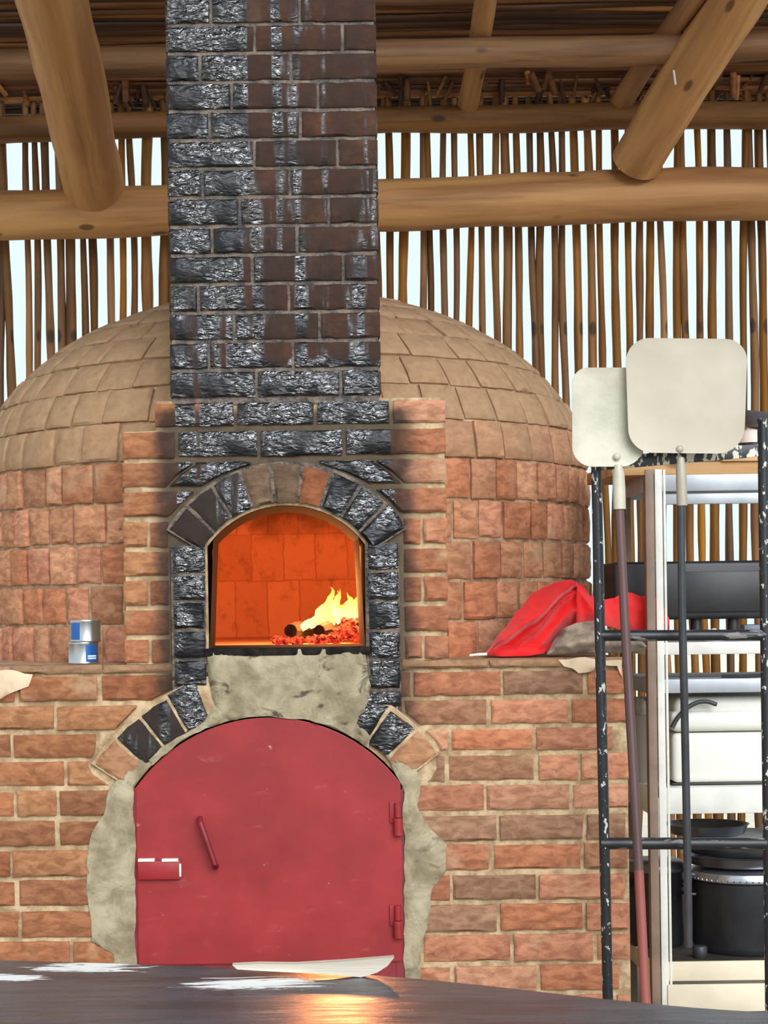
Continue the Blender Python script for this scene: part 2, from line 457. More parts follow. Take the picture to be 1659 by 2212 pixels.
def wear_front(u, v):
    """soot and tar around the mouth, as stains on the front (soot, tar, dust)"""
    du = abs(u - 618)
    so = 1 - ss(235, 330, du)
    so *= ss(860, 900, v) * (1 - ss(1560, 1700, v))
    if u < 618: so *= 1.1
    tar = 0.
    if 855 < v < 1000: tar = 1 - ss(215, 262, du)
    du2 = du
    tar = max(tar, (1 - ss(228, 262, du2)) * (1 - ss(1530, 1640, v)) * .95)
    if v > 1440: so *= (1 - ss(1450, 1560, v) * .15)
    return (so * .8, tar * .66, .0)

def arc_half(v, cv, r): return math.sqrt(max(0, r * r - (v - cv) ** 2))

# ---- brick base
base = MB()
V_FLOOR = PY0 + EYE / S
BL, BR = -330., 1352.
rows = [1450, 1513, 1575, 1633, 1697, 1762, 1826, 1891, 1956, 2022, 2088, 2154, 2220, 2286, V_FLOOR]
RO = 462.
def door_clip(v):
    """half width kept free of wall bricks around the door (level px)"""
    if v > DCv - 182: return (DCu - DOOR_L) + 12
    if v > 1648: return 398 - (v - 1648) / 72 * 98
    return arc_half(v, DCv, RO)
def wall_row(mb, v0, v1, ua, ub, off, wfun, p, length=184., clipf=None, cu=0, jm=9., tooth=0):
    u = ua - off
    while u < ub:
        ln = length * R.uniform(.93, 1.06) if R.random() > .12 else length * .5
        a, b = max(u, ua), min(u + ln - jm * R.uniform(.8, 1.3), ub)
        u += ln
        if b - a < 22: continue
        ga, gb = a, b
        if clipf:
            w0, w1 = clipf(v0), clipf(v1); wm = max(w0, w1)
            if a < cu - 5 and b > cu - wm - 8:
                if cu - wm - 8 - a < 14 and cu - min(w0, w1) - a < 40: continue
                def gb(v, b=b, a=a): return max(a + 16, min(b, cu - clipf(v) - 8))
            elif a >= cu - 5 or b > cu + 5:
                if b < cu + wm + 8 + 14 and a < cu + wm: 
                    if b < cu + min(w0, w1) + 40: continue
                if a < cu + wm + 8:
                    def ga(v, a=a, b=b): return min(b - 16, max(a, cu + clipf(v) + 8))
        s_ = R.uniform(0, 50)
        h = R.uniform(-.003, .004)
        if tooth and b == ub: gb = b + R.uniform(-8, 9)
        jm2 = 5.5
        brick(mb, lambda uu, vv, hh, h=h: L(uu, vv, YF) + Vector((0, -(hh + h) , 0)), ga, gb, v0 + jm2 + R.uniform(-1.5, 2), v1 - jm2 + R.uniform(-2, 1.5), pick(p), wfun, nu=7, nv=2, bev=5.0, rough=2.2, back=.03, seed=s_)

# level-px bricks carry bevel/rough in px, so scale 'out' to metres in the map
def brick_px(mb, f, u0, u1, v0, v1, col, wear, nu=7, nv=2, bev=5., seed=0., rough=2.2, back=.03):
    brick(mb, f, u0, u1, v0, v1, col, wear, nu=nu, nv=nv, bev=bev, rough=rough, back=back, seed=seed)
_b = brick
def brick(mb, f, u0, u1, v0, v1, col, wear, nu=6, nv=2, bev=5., rough=2.2, back=.03, seed=0., mi=0):
    # pixel units inside, metres outside; noise frequencies follow
    k = S
    u0m = (lambda v: u0(v / k) * k) if callable(u0) else u0 * k
    u1m = (lambda v: u1(v / k) * k) if callable(u1) else u1 * k
    fm = lambda u, v, h: f(u / k, v / k, h)
    wm = (lambda u, v: wear(u / k, v / k)) if callable(wear) else wear
    _b(mb, fm, u0m, u1m, v0 * k, v1 * k, col, wm, nu, nv, bev * k, rough * k, back, seed, mi)

clip_notch = DCu
for i in range(len(rows) - 1):
    off = (0, 92)[i % 2] + R.uniform(-12, 12)
    # left and right palettes differ slightly
    dc = door_clip if rows[i] < 2150 else None
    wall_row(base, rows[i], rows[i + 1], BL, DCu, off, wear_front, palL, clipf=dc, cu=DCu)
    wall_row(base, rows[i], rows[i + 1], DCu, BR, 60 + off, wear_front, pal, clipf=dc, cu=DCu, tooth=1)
# core of the base behind the bricks, with the fire-wood niche cut out
n_arc = 24
a0 = math.asin((DCu - DOOR_L) / (DR + 4)); 
def arch_pts(cu, cv, r, a0, a1, n): return [(cu + r * math.sin(a0 + (a1 - a0) * k / n), cv - r * math.cos(a0 + (a1 - a0) * k / n)) for k in range(n + 1)]
al, ar_ = -math.asin((DCu - DOOR_L) / DR), math.asin((DOOR_R - DCu) / DR)
notch = [(DOOR_L - 3, 2150)] + arch_pts(DCu, DCv, DR + 4, al, ar_, n_arc) + [(DOOR_R + 3, 2150)]
outl = [(BL, V_FLOOR), (BL, LEDGE + 2), (BR, LEDGE + 2), (BR, V_FLOOR), (DCu, V_FLOOR)] + [(DCu, 2150)] + notch[::-1] + [(DCu - .5, 2150), (DCu - .5, V_FLOOR)]
prism(base, [xz(*q) for q in outl], YF + .009, YF + .30, mi=1)
lo = L(BL, V_FLOOR, YF); hi = L(BR, LEDGE + 2, YF)
rbox(base, (lo.x, YF + .30, 0), (hi.x, 7.25, hi.z), 0, mi=1)
def sooty_sheet(mb, ua, ub, va, vb, hole, Y, mi):
    nu, nv = int((ub - ua) / 14), int((vb - va) / 14); V = []; K = []
    for i in range(nu + 1):
        for j in range(nv + 1):
            u, v = ua + (ub - ua) * i / nu, va + (vb - va) * j / nv
            p = L(u, v, YF); p.y = Y; V.append(p); K.append(wear_front(u, v))
    Fc = []
    for i in range(nu):
        for j in range(nv):
            u, v = ua + (ub - ua) * (i + .5) / nu, va + (vb - va) * (j + .5) / nv
            if hole(u, v): continue
            a = i * (nv + 1) + j; Fc.append((a, a + 1, a + nv + 2, a + nv + 1))
    mb.add(V, Fc, mask=K, mi=mi)
def in_door(u, v): return math.hypot(u - DCu, v - DCv) < DR + 16 or (abs(u - DCu) < 305 and v > DCv - 190)
sooty_sheet(base, 270, 960, 1450, 1690, in_door, YF + .0082, 1)
base.build('brick_base', [M['brick'], M['mortar']], oven)
# ledge on top of the base
lz = L(0, LEDGE - 1, YF).z
for ua, ub in ((BL, MOUTH_L - 72), (MOUTH_R + 72, BR + 4)):
    led = MB(); u = ua
    while u < ub - 25:
        b_ = min(u + R.uniform(150, 200), ub)
        if ub - b_ < 40: b_ = ub
        brick(led, lambda uu, vv, hh: L(uu, vv, YF) + Vector((0, -(hh + .006), 0)), u, b_ - 2, LEDGE - 1 + R.uniform(0, 2), 1447, pick([srgb(150, 112, 82), srgb(164, 124, 90)]), lambda u, v: (wear_front(u, v)[0] * .7, 0, .45), nu=7, nv=1, bev=4, rough=2.5, back=.05)
        u = b_ + 2
    rbox(led, (L(ua, 0, YF).x, YF + .004, lz - .02), (L(ub - 4, 0, YF).x, 5.75, lz - .002), 0, mi=1)
    led.build('ledge', [M['brick'], M['mortar_dusty']], oven)
LZ = lz - .002

# ---- front around the mouth
front = MB()
PL_, PR_ = U(266, 1150)[0], U(966, 1150)[0]
prow = [862, 924, 990, 1053, 1118, 1183, 1245, 1308, 1372, 1433]
JL, JR = MOUTH_L - 70, MOUTH_R + 68
def mouth_clip(v):
    if v > MCv - 195: return (MOUTH_R - MOUTH_L) / 2 + 68
    return max(arc_half(v, MCv, 306), 62)
mcu = (MOUTH_L + MOUTH_R) / 2
for i in range(len(prow) - 1):
    v0, v1 = prow[i], prow[i + 1]
    if v1 < MCv - 300:
        ua = PL_ if i > 0 else PL_ + 72
        u = ua - (60 if i % 2 else 0)
        while u < PR_:
            ln = R.uniform(150, 190); a, b = max(u, ua), min(u + ln - 9, PR_); u += ln
            if PR_ - u < 40: b = PR_; u = PR_ + 1
            if b - a < 20: continue
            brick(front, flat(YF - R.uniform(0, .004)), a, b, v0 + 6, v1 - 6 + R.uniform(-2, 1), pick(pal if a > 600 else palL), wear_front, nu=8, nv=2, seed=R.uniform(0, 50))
    else:
        for side in (-1, 1):
            lim0, lim1 = mouth_clip(v0 + 6), mouth_clip(v1 - 6)
            outer = PL_ if side < 0 else PR_
            room = abs(outer - mcu) - max(lim0, lim1)
            # one long brick, or a header and a bat, from the outer edge inward
            cuts = [0, 1] if i % 2 else [0, .55, 1]
            span = abs(outer - mcu)
            for k in range(len(cuts) - 1):
                def edge(v, c, side=side, outer=outer):
                    inner = mcu + side * (mouth_clip(v) + 9)
                    return outer + (inner - outer) * c
                c0, c1 = cuts[k], cuts[k + 1]
                g = 5 if 0 < k else 0
                if side < 0:
                    f0 = lambda v, c=c0, g=g: edge(v, c, -1, PL_) + g
                    f1 = lambda v, c=c1: edge(v, c, -1, PL_) - 3
                else:
                    f0 = lambda v, c=c1: edge(v, c, 1, PR_) + 3
                    f1 = lambda v, c=c0, g=g: edge(v, c, 1, PR_) - g
                if min(f1(v0 + 6) - f0(v0 + 6), f1(v1 - 6) - f0(v1 - 6)) < 14: continue
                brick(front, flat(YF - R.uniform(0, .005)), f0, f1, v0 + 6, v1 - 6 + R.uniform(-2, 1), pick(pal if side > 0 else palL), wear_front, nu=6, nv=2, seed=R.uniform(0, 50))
mal, mar = -math.asin((MCu - MOUTH_L) / MR) if MCu - MOUTH_L < MR else -1., math.asin((MOUTH_R - MCu) / MR)
ins = 6
tun = [(MOUTH_L + ins, SILL)] + arch_pts(MCu, MCv, MR - ins, mal, mar, 20) + [(MOUTH_R - ins, SILL)]
YT = 5.36
outl = [(PL_ + 3, LEDGE), (PL_ + 3, 928), (PL_ + 75, 926), (PL_ + 75, 862), (PR_ - 3, 862), (PR_ - 3, LEDGE), (MOUTH_R - ins, LEDGE)] + tun[::-1] + [(MOUTH_L + ins, LEDGE)]
prism(front, [xz(*q) for q in outl], YF + .009, YT, mi=1)
def in_mouth(u, v):
    if MOUTH_L - 14 < u < MOUTH_R + 14 and v > MCv - 120: return True
    return math.hypot(u - MCu, v - MCv) < MR + 14 and v < MCv
sooty_sheet(front, PL_ + 4, PR_ - 4, 928, 1430, in_mouth, YF + .0082, 1)
sooty_sheet(front, PL_ + 76, PR_ - 4, 863, 928, in_mouth, YF + .0082, 1)
# the passage behind the mouth is black with soot
tp_ = [xz(*q) for q in [(MOUTH_L + ins + 1.5, SILL)] + arch_pts(MCu, MCv, MR - ins - 1.5, mal, mar, 20)[1:-1] + [(MOUTH_R - ins - 1.5, SILL)]]
for k in range(len(tp_) - 1):
    (xa, za), (xb, zb) = tp_[k], tp_[k + 1]
    front.add([(xa, YF + .0, za), (xb, YF + .0, zb), (xb, YT + .02, zb), (xa, YT + .02, za)], [(0, 1, 2, 3)], mi=2)
front.build('oven_front', [M['brick'], M['mortar'], M['soot']], oven)

# soot-black jambs either side of the mouth
for side in (-1, 1):
    jb = MB()
    ja, jb2 = (JL, MOUTH_L) if side < 0 else (MOUTH_R, JR)
    v = U(443, 1178)[1] if side < 0 else U(795, 1170)[1]
    vend = 1500 if side < 0 else 1520
    while v < vend - 22:
        hgt = R.uniform(58, 66)
        brick(jb, flat(YF - .006 - R.uniform(0, .006)), ja + R.uniform(0, 3), jb2 - R.uniform(0, 3), v + 4, min(v + hgt, vend + 10) - 4, pick([srgb(88, 56, 40)]), (.9, .72, 0), nu=4, nv=3, bev=6, rough=3, back=.02, seed=R.uniform(0, 50))
        v += hgt
    a, b = xz(ja - 4, vend + 6), xz(jb2, U(443, 1178)[1])
    rbox(jb, (a[0], YF + .001, a[1]), (b[0], YF + .012, b[1]), 0, mi=1)
    jb.build('jamb', [M['brick'], M['mortar_soot']], oven)

# arch rings
def ring(name, cu, cv, r0, r1, a0, a1, n, info, Yf, backing, back=.03, gap=7):
    mb = MB()
    st = (a1 - a0) / n
    def f(u, v, h, Yf=Yf):
        # u: along the arc in px at mid radius, v: radius
        a = u / ((r0 + r1) / 2)
        p = L(cu + v * math.sin(a), cv - v * math.cos(a), YF); p.y = Yf - h
        return p
    rm = (r0 + r1) / 2
    for k in range(n):
        c, w = info(k, a0 + st * (k + .5))
        if c is None: continue
        brick(mb, f, (a0 + st * k) * rm + gap / 2, (a0 + st * (k + 1)) * rm - gap / 2, r0 + R.uniform(0, 2), r1 + R.uniform(-6, 4), c, w, nu=4, nv=5, bev=6, rough=3.2, back=back, seed=R.uniform(0, 60))
    if backing:
        nn = 40
        ip = arch_pts(cu, cv, r0 + 3, a0, a1, nn); op = arch_pts(cu, cv, r1 + 5, a0, a1, nn)
        for k in range(nn):
            q = [xz(*ip[k]), xz(*ip[k + 1]), xz(*op[k + 1]), xz(*op[k])]
            prism(mb, q, Yf + .006, Yf + .02, mi=1)
    return mb.build(name, [M['brick'], M['mortar_soot'] if backing == 2 else M['mortar']], oven)
def info_mouth(k, a):
    if -.25 < a < .15: return pick([srgb(120, 96, 74)]), (.35, .12, .25)
    if .15 <= a < .34: return pick([srgb(150, 92, 58)]), (.25, .15, 0)
    if a < -.25: return pick([srgb(84, 66, 54)]), (.78, .49, .0)
    return pick([srgb(70, 50, 40)]), (.9, .72, 0)
ring('mouth_arch', MCu, MCv, MR, 300, mal - .07, mar + .09, 9, info_mouth, YF - .008, 2, back=.02)
def info_door(k, a):
    d = math.degrees(a)
    if -23 < d < 17: return None, None
    if d < -44 or d > 41: return pick([srgb(176, 128, 92)]), (.05, 0, .25)
    if d < 0: return pick([srgb(76, 62, 50)]), (.7, .42 if d < -30 else .6, .0)
    return pick([srgb(60, 46, 38)]), (.9, .72, 0)
ring('door_arch', DCu, DCv, DR + 14, RO - 6, math.radians(-56), math.radians(54), 12, info_door, YF - .007, 1)

# cement render
def patch(name, pts, Yf, thick, dark, par=oven, mat='cement', wob=6., step=13.):
    """an irregular skim of render: smooth outline, uneven face"""
    out = []
    for i in range(len(pts)):
        a, b = pts[i], pts[(i + 1) % len(pts)]
        n = max(1, int(math.hypot(b[0] - a[0], b[1] - a[1]) / step))
        for k in range(n):
            t = k / n; u, v = a[0] + (b[0] - a[0]) * t, a[1] + (b[1] - a[1]) * t
            out.append(U(u + wob * nz(u * .03, v * .03, 1.3), v + wob * nz(u * .03, v * .03, 7.7)))
    b = bmesh.new()
    vs = [b.verts.new((*(xz(*q)), 0)) for q in out]
    b.faces.new(vs)
    bmesh.ops.triangulate(b, faces=b.faces[:])
    for _ in range(2):
        bmesh.ops.subdivide_edges(b, edges=[e for e in b.edges if e.calc_length() > .03], cuts=1)
    bmesh.ops.triangulate(b, faces=b.faces[:])
    mb = MB()
    b.verts.index_update()
    bd = {v.index for v in b.verts if v.is_boundary}
    V = []; 
    for v in b.verts:
        y = Yf + (thick * .3 if v.index in bd else .005 * nz(v.co.x * 14, v.co.y * 14, 3.))
        V.append(Vector((v.co.x, y, v.co.y)))
    n = len(V)
    Fc = [[v.index for v in f.verts] for f in b.faces]
    Fb = [[n + k for k in f][::-1] for f in Fc]
    side = [(e.verts[0].index, e.verts[1].index, n + e.verts[1].index, n + e.verts[0].index) for e in b.edges if e.is_boundary]
    V += [Vector((v.x, Yf + thick, v.z)) for v in V]
    mb.add(V, Fc + Fb + side, mask=(dark, 0, 0))
    b.free()
    return mb.build(name, M[mat], par, angle=60)
arcp = lambda r, d0, d1, n: [(583 + r * math.sin(math.radians(d0 + (d1 - d0) * k / n)), 1902 - r * math.cos(math.radians(d0 + (d1 - d0) * k / n))) for k in range(n + 1)]
patch('render_patch', [(448, 1404), (620, 1402), (792, 1402), (800, 1480), (792, 1520), (772, 1560), (800, 1592)] + arcp(356, 37, -46, 18) + [(318, 1640), (352, 1612), (398, 1588), (440, 1560), (462, 1520), (450, 1470)], YF - .014, .03, 1.)
patch('render_patch', arcp(357, -45, -55, 3) + [(291, 1760), (291, 1900), (294, 2200), (245, 2200), (248, 2060), (200, 2030), (190, 1960), (188, 1860), (196, 1800), (226, 1760), (234, 1712), (262, 1672), (300, 1640)], YF - .010, .025, .25)
patch('render_patch', [(806, 1596), (850, 1628), (884, 1640), (912, 1680), (902, 1740), (930, 1790), (966, 1822), (962, 1880), (934, 1920), (924, 1990), (908, 2060), (912, 2200), (874, 2200), (873, 1900), (871, 1700), (850, 1660)], YF - .010, .025, .45)
patch('peeling_plaster', [(-40, 1450), (40, 1448), (72, 1458), (58, 1484), (30, 1496), (4, 1512), (-40, 1508)], YF - .012, .012, 0, mat='peeled', wob=7)
patch('peeling_plaster', [(1205, 1424), (1262, 1418), (1300, 1426), (1340, 1424), (1344, 1460), (1332, 1436), (1290, 1436), (1276, 1452), (1250, 1456), (1236, 1446), (1214, 1440)], YF - .012, .012, 0, mat='peeled', wob=6)

# sill of the mouth and hearth
hz = L(0, SILL, YF).z
sill = MB()
rbox(sill, (xz(MOUTH_L - 4, 0)[0], YF - .012, hz - .02), (xz(MOUTH_R + 4, 0)[0], YT + .02, hz), .004)
sill.build('mouth_sill', M['soot'], oven)
DCX, DCY, RO_, RI_ = (617 - 620) * 6.05 / F, 6.05, .945, .80
hearth = MB()
lathe(hearth, [(RI_ + .03, hz - .03), (RI_ + .03, hz - .004), (.001, hz - .004)], (DCX, DCY, 0), 48)
hearth.build('hearth', M['chamber'], oven)

# outer dome profile: upright wall, then a flattened half ellipse
Z_L = LZ - .01
Z_S = EYE + (PY0 - 1040) * 6.05 / F
HD = .585
prof_s = []; acc = 0; prev = None
for k in range(400):
    t = k / 399
    zt = Z_S - Z_L
    if t < .3:
        r, z = RO_, Z_L + zt * t / .3
    else:
        a = (t - .3) / .7 * math.pi / 2
        r, z = RO_ * math.cos(a), Z_S + HD * math.sin(a)
    if prev: acc += math.hypot(r - prev[0], z - prev[1])
    prof_s.append((acc, r, z)); prev = (r, z)
TOT = acc
def prof(s):
    s = max(0, min(TOT, s))
    lo_, hi_ = 0, len(prof_s) - 1
    while hi_ - lo_ > 1:
        m = (lo_ + hi_) // 2
        if prof_s[m][0] < s: lo_ = m
        else: hi_ = m
    a, b = prof_s[lo_], prof_s[hi_]
    t = (s - a[0]) / max(1e-9, b[0] - a[0])
    r, z = a[1] + (b[1] - a[1]) * t, a[2] + (b[2] - a[2]) * t
    dr, dz = b[1] - a[1], b[2] - a[2]; l_ = math.hypot(dr, dz) or 1
    return r, z, dz / l_, -dr / l_
dome = MB()
course = .1105
ns = int(TOT / course)
for i in range(ns):
    s0, s1 = i * course, (i + 1) * course
    rm = prof((s0 + s1) / 2)[0]
    if rm < .07: continue
    bw = .098 if s0 < .55 else .125
    gj = .0085 if s0 < .42 else .0055
    n = max(6, int(2 * math.pi * rm / bw))
    ph = R.uniform(0, 1)
    ths = [(k + ph + R.uniform(-.14, .14)) * 2 * math.pi / n for k in range(n)]
    for k in range(n):
        t0 = ths[k]; t1 = ths[(k + 1) % n] + (2 * math.pi if k == n - 1 else 0)
        tm = (t0 + t1) / 2
        fx, fy = math.sin(tm), -math.cos(tm)
        X = DCX + rm * fx; zc = prof((s0 + s1) / 2)[1]
        if fy < -.2 and abs(X - L(mcu, 0, YF).x) < .34 and zc < 1.28 + .42: continue
        dz_ = ss(.36, .68, s0) * .70 + .14 + (.12 if X < -.3 else 0)
        hh = R.uniform(-.004, .004)
        def f(u, v, h, hh=hh):
            r, z, nr, nzz = prof(v)
            h2 = h + hh
            return Vector((DCX + (r + h2 * nr) * math.sin(u), DCY - (r + h2 * nr) * math.cos(u), z + h2 * nzz))
        g = gj / 2 / max(rm, .1) + .001
        # angle u is scaled to metres so bevels stay true
        def f2(u, v, h, f=f, rm=rm): return f(u / rm, v, h)
        far = fy > .3
        _b(dome, f2, (t0 + g) * rm, (t1 - g) * rm, s0 + gj * .6 + R.uniform(-.002, .002), s1 - gj * .6 + R.uniform(-.002, .002), pick(pald), (0, 0, dz_), nu=1 if far else 3, nv=1 if far else 3, bev=.007, rough=.003, back=.02, seed=R.uniform(0, 50))
# mortar shell, open where the mouth passes through
V = []; Fc = []; NA = 96; NS = 40
for j in range(NS + 1):
    r, z, nr, nzz = prof(TOT * j / NS)
    for k in range(NA):
        a = 2 * math.pi * k / NA
        V.append((DCX + (r - .011 * nr) * math.sin(a), DCY - (r - .011 * nr) * math.cos(a), z - .011 * nzz))
for j in range(NS):
    for k in range(NA):
        k2 = (k + 1) % NA
        q = [j * NA + k, j * NA + k2, (j + 1) * NA + k2, (j + 1) * NA + k]
        c = sum((Vector(V[i]) for i in q), Vector()) / 4
        if c.y < 5.7 and abs(c.x - L(mcu, 0, YF).x) < .25 and c.z < 1.62: continue
        Fc.append(tuple(q))
dome.add(V, Fc, mi=1)
dome.build('dome', [M['brick'], M['mortar_dusty']], oven)

# lining of the baking chamber
mb = MB(); V = []; Fc = []; K = []; UV = []
NA, NS = 72, 26
for j in range(NS + 1):
    t = j / NS
    if t < .4: r, z, arc = RI_, hz - .01 + t / .4 * .26, t / .4 * .26
    else:
        a = (t - .4) / .6 * math.pi / 2
        r, z, arc = max(.002, RI_ * math.cos(a)), hz + .25 + .42 * math.sin(a), .26 + a * .62
    for k in range(NA + 1):
        a = 2 * math.pi * k / NA
        V.append(Vector((DCX + r * math.sin(a), DCY - r * math.cos(a), z))); UV.append((a * RI_, arc))
        K.append((ss(.12, .5, z - hz) * .8, 0, 0))
for j in range(NS):
    for k in range(NA):
        q = [j * (NA + 1) + k, j * (NA + 1) + k + 1, (j + 1) * (NA + 1) + k + 1, (j + 1) * (NA + 1) + k]
        c = sum((V[i] for i in q), Vector()) / 4
        if c.y < DCY - .3 and abs(c.x - L(mcu, 0, YF).x) < .25 and c.z < hz + .44: continue
        Fc.append(tuple(q[::-1]))
mb.add(V, Fc, mask=K)
o = mb.build('baking_chamber', M['chamber'], oven, fix=False)
uvl = o.data.uv_layers.new(name='arc')
for lp in o.data.loops: uvl.data[lp.index].uv = UV[lp.vertex_index]

# ---- chimney
CL, CR = 377., 827.
chim = MB()
crow = [860 - 62.2 * k for k in range(0, 30)]
def wear_chim(u, v):
    left = 1 - ss(530, 590, u)
    tar = .405 + .20 * left
    low = ss(760, 810, v)
    tar = tar + (.66 - tar) * low
    return (.74 + .16 * low, tar, 0)
YC = YF - .004
for i in range(len(crow) - 1):
    v1, v0 = crow[i], crow[i + 1]
    if v0 < -900: break
    u = CL - (0, 95, 40, 120)[i % 4]
    while u < CR:
        ln = 188 * R.uniform(.95, 1.05); a, b = max(u, CL), min(u + ln - 7, CR); u += ln
        if CR - u < 40: b = CR; u = CR + 1
        if b - a < 20: continue
        brick(chim, flat(YC - R.uniform(0, .003)), a + (R.uniform(-2, 2) if a == CL else 0), b + (R.uniform(-2, 2) if b == CR else 0), v0 + 4.5, v1 - 4.5, pick([srgb(140, 82, 46), srgb(152, 92, 54), srgb(126, 78, 48)]), wear_chim, nu=10, nv=2, bev=4, rough=2., seed=R.uniform(0, 60))
a, b = xz(CL + 2, 872), xz(CR - 2, -900)
YB = YF + .52
rbox(chim, (a[0], YC + .007, a[1]), (b[0], YB, b[1]), 0, mi=1)
# side bricks of the chimney
for sx, xs in ((-1, a[0]), (1, b[0])):
    for i in range(len(crow) - 1):
        v1, v0 = crow[i], crow[i + 1]
        if v0 < -900: break
        z0, z1 = xz(0, v1 - 4.5)[1], xz(0, v0 + 4.5)[1]
        y = YC + (.005 if i % 2 else .0)
        cuts = [YC + .006, YC + .11, YC + .33, YB] if i % 2 else [YC + .006, YC + .225, YC + .44, YB]
        for k in range(3):
            rbox(chim, (xs - .006, cuts[k] + .005, z0), (xs + .006, cuts[k + 1] - .005, z1), .004, 1, col=pick([srgb(120, 74, 48)]), mask=(.6, .2, 0))
chim.build('chimney', [M['brick'], M['mortar_soot']], oven)

# ---- red door
yd = YF - .004
dpts = [(DOOR_L, U(583, 2082)[1])] + arch_pts(DCu, DCv, DR, al, ar_, 30) + [(DOOR_R, U(583, 2082)[1])]
dm = MB()
prism(dm, [xz(*q) for q in dpts], yd, yd + .012)
door = dm.build('metal_door', M['door'], oven)
b = bmesh.new(); b.from_mesh(door.data)
bmesh.ops.bevel(b, geom=[e for e in b.edges if abs(e.verts[0].co.y - yd) < 1e-5 and abs(e.verts[1].co.y - yd) < 1e-5], offset=.003, segments=2, affect='EDGES'); b.to_mesh(door.data); b.free()
# frame behind it, seen as a darker edge
fm = MB()
for q in ([(DOOR_L - 7, 2148), (DOOR_L - 7, 1705), (DOOR_L + 6, 1690), (DOOR_L + 6, 2148)], [(DOOR_R - 14, 2148), (DOOR_R - 14, 1700), (DOOR_R + 6, 1712), (DOOR_R + 8, 2148)], [(DOOR_L - 6, 2148), (DOOR_L - 6, 2078), (DOOR_R + 8, 2074), (DOOR_R + 8, 2148)]):
    prism(fm, [xz(*p) for p in q], YF + (.003 if q[1][1] == 2078 else .001), YF + .03)
fm.build('door_frame', M['door_dark'], oven)
nb = MB(); prism(nb, [xz(*q) for q in [(DOOR_L - 6, 2200)] + arch_pts(DCu, DCv, DR + 8, al, ar_, 24) + [(DOOR_R + 6, 2200)]], YF + .032, YF + .04)
nb.build('niche_back', M['soot'], oven)
hm = MB()
pa, pb = P(432, 1768, yd), P(467, 1870, yd)
up = Vector((0, -.03, 0))
tube(hm, [pa + Vector((0, .004, 0)), pa + up * .6, pa + up + (pb - pa) * .06, pa + up + (pb - pa) * .5, pa + up + (pb - pa) * .94, pb + up * .6, pb + Vector((0, .004, 0))], .0075, 10)
hm.build('handle', M['door_dark'], door); 
lm = MB()
a, b = P(299, 1899, yd), P(391, 1857, yd)
rbox(lm, (a.x, yd - .016, a.z), (b.x, yd, b.z), .002)
latch = lm.build('latch_plate', M['door'], door)
lm = MB()
for x0, x1 in ((299, 335), (350, 386)):
    a, b = P(x0, 1860, yd), P(x1, 1853, yd); rbox(lm, (a.x, yd - .019, a.z), (b.x, yd - .002, b.z), .0015)
a, b = P(388, 1892, yd), P(392, 1864, yd); rbox(lm, (a.x, yd - .0175, a.z), (b.x, yd - .004, b.z), .001)
lm.build('latch_edge_glint', M['glint_stick_white'], door)  # white strips painted as the light caught on the latch plate's edges
for py in (1768, 1990):
    h_ = MB(); a = P(859, py - 34, yd - .012); b = P(861, py + 36, yd - .012)
    tube(h_, [a, a * .55 + b * .45], .009, 12); tube(h_, [a * .53 + b * .47, b], .0125, 12)
    a2, b2 = P(842, py + 10, yd), P(862, py - 36, yd); rbox(h_, (a2.x, yd - .006, a2.z), (b2.x, yd + .001, b2.z), .001)
    h_.build('hinge', M['door'], door)

# ------------------------------------------------------------------ fire
FX, FY = (725 - 620) * 5.72 / F, 5.72
def firelog(name, a, b, r, label, group=None):
    t = thing(name, a, label, 'firewood', group)
    m = MB(); n = 7
    pts = [Vector(a) + (Vector(b) - Vector(a)) * k / (n - 1) + Vector((0, 0, .006 * nz(k * .9, r * 100))) for k in range(n)]
    tube(m, pts, [r * (1 + .3 * nz(k * 1.7, r * 90, 2)) * (.8 if k in (0, n - 1) else 1.) for k in range(n)], 7)
    m.build('charred_bark', M['char'], t)
    m = MB(); d_ = (Vector(b) - Vector(a)).normalized()
    tube(m, [Vector(a) - d_ * .003, Vector(a) + d_ * .004], [r * .75, r * .8], 9); m.build('end_grain', M['soot'], t); return t
h0 = hz
firelog('firewood_log', P(628, 1366, 5.62) + Vector((0, 0, .004)), P(700, 1360, 5.95), .026, 'charred black log end in front of the flames in the oven mouth')
firelog('firewood_log', P(690, 1362, 5.60) * 1., P(770, 1350, 5.9), .022, 'burning log lying under the flames inside the oven')
firelog('firewood_log', P(775, 1356, 5.62), P(725, 1335, 5.98), .02, 'burning log leaning at the right wall of the oven fire')
em = MB()
for k in range(170):
    px = R.gauss(735, 32); Y = R.uniform(5.46, 6.05)
    if k < 14: px = R.uniform(592, 640); Y = R.uniform(5.42, 5.6)
    if px > 786: px = 786 - R.uniform(0, 30)
    x = (px - 620) * Y / F
    pile = .085 * math.exp(-((px - 752) / 32) ** 2) * (1 - ((Y - 5.75) / .34) ** 2) if k >= 14 else 0
    z = hz + .008 + max(0, pile) * R.random()
    b = bmesh.new(); bmesh.ops.create_icosphere(b, subdivisions=1, radius=R.uniform(.008, .017))
    for v in b.verts: v.co *= 1 + .4 * nz(v.co.x * 90 + k, v.co.y * 90, v.co.z * 90)
    em.bm(b, Matrix.Translation((x, Y, z)) @ Matrix.Rotation(R.uniform(0, 6), 4, 'X') @ Matrix.Diagonal((1.2, 1, .8, 1)))
e = em.build('embers', M['ember']); tag(e, 'glowing red embers heaped on the oven hearth', 'embers', kind='stuff')
fl = MB()
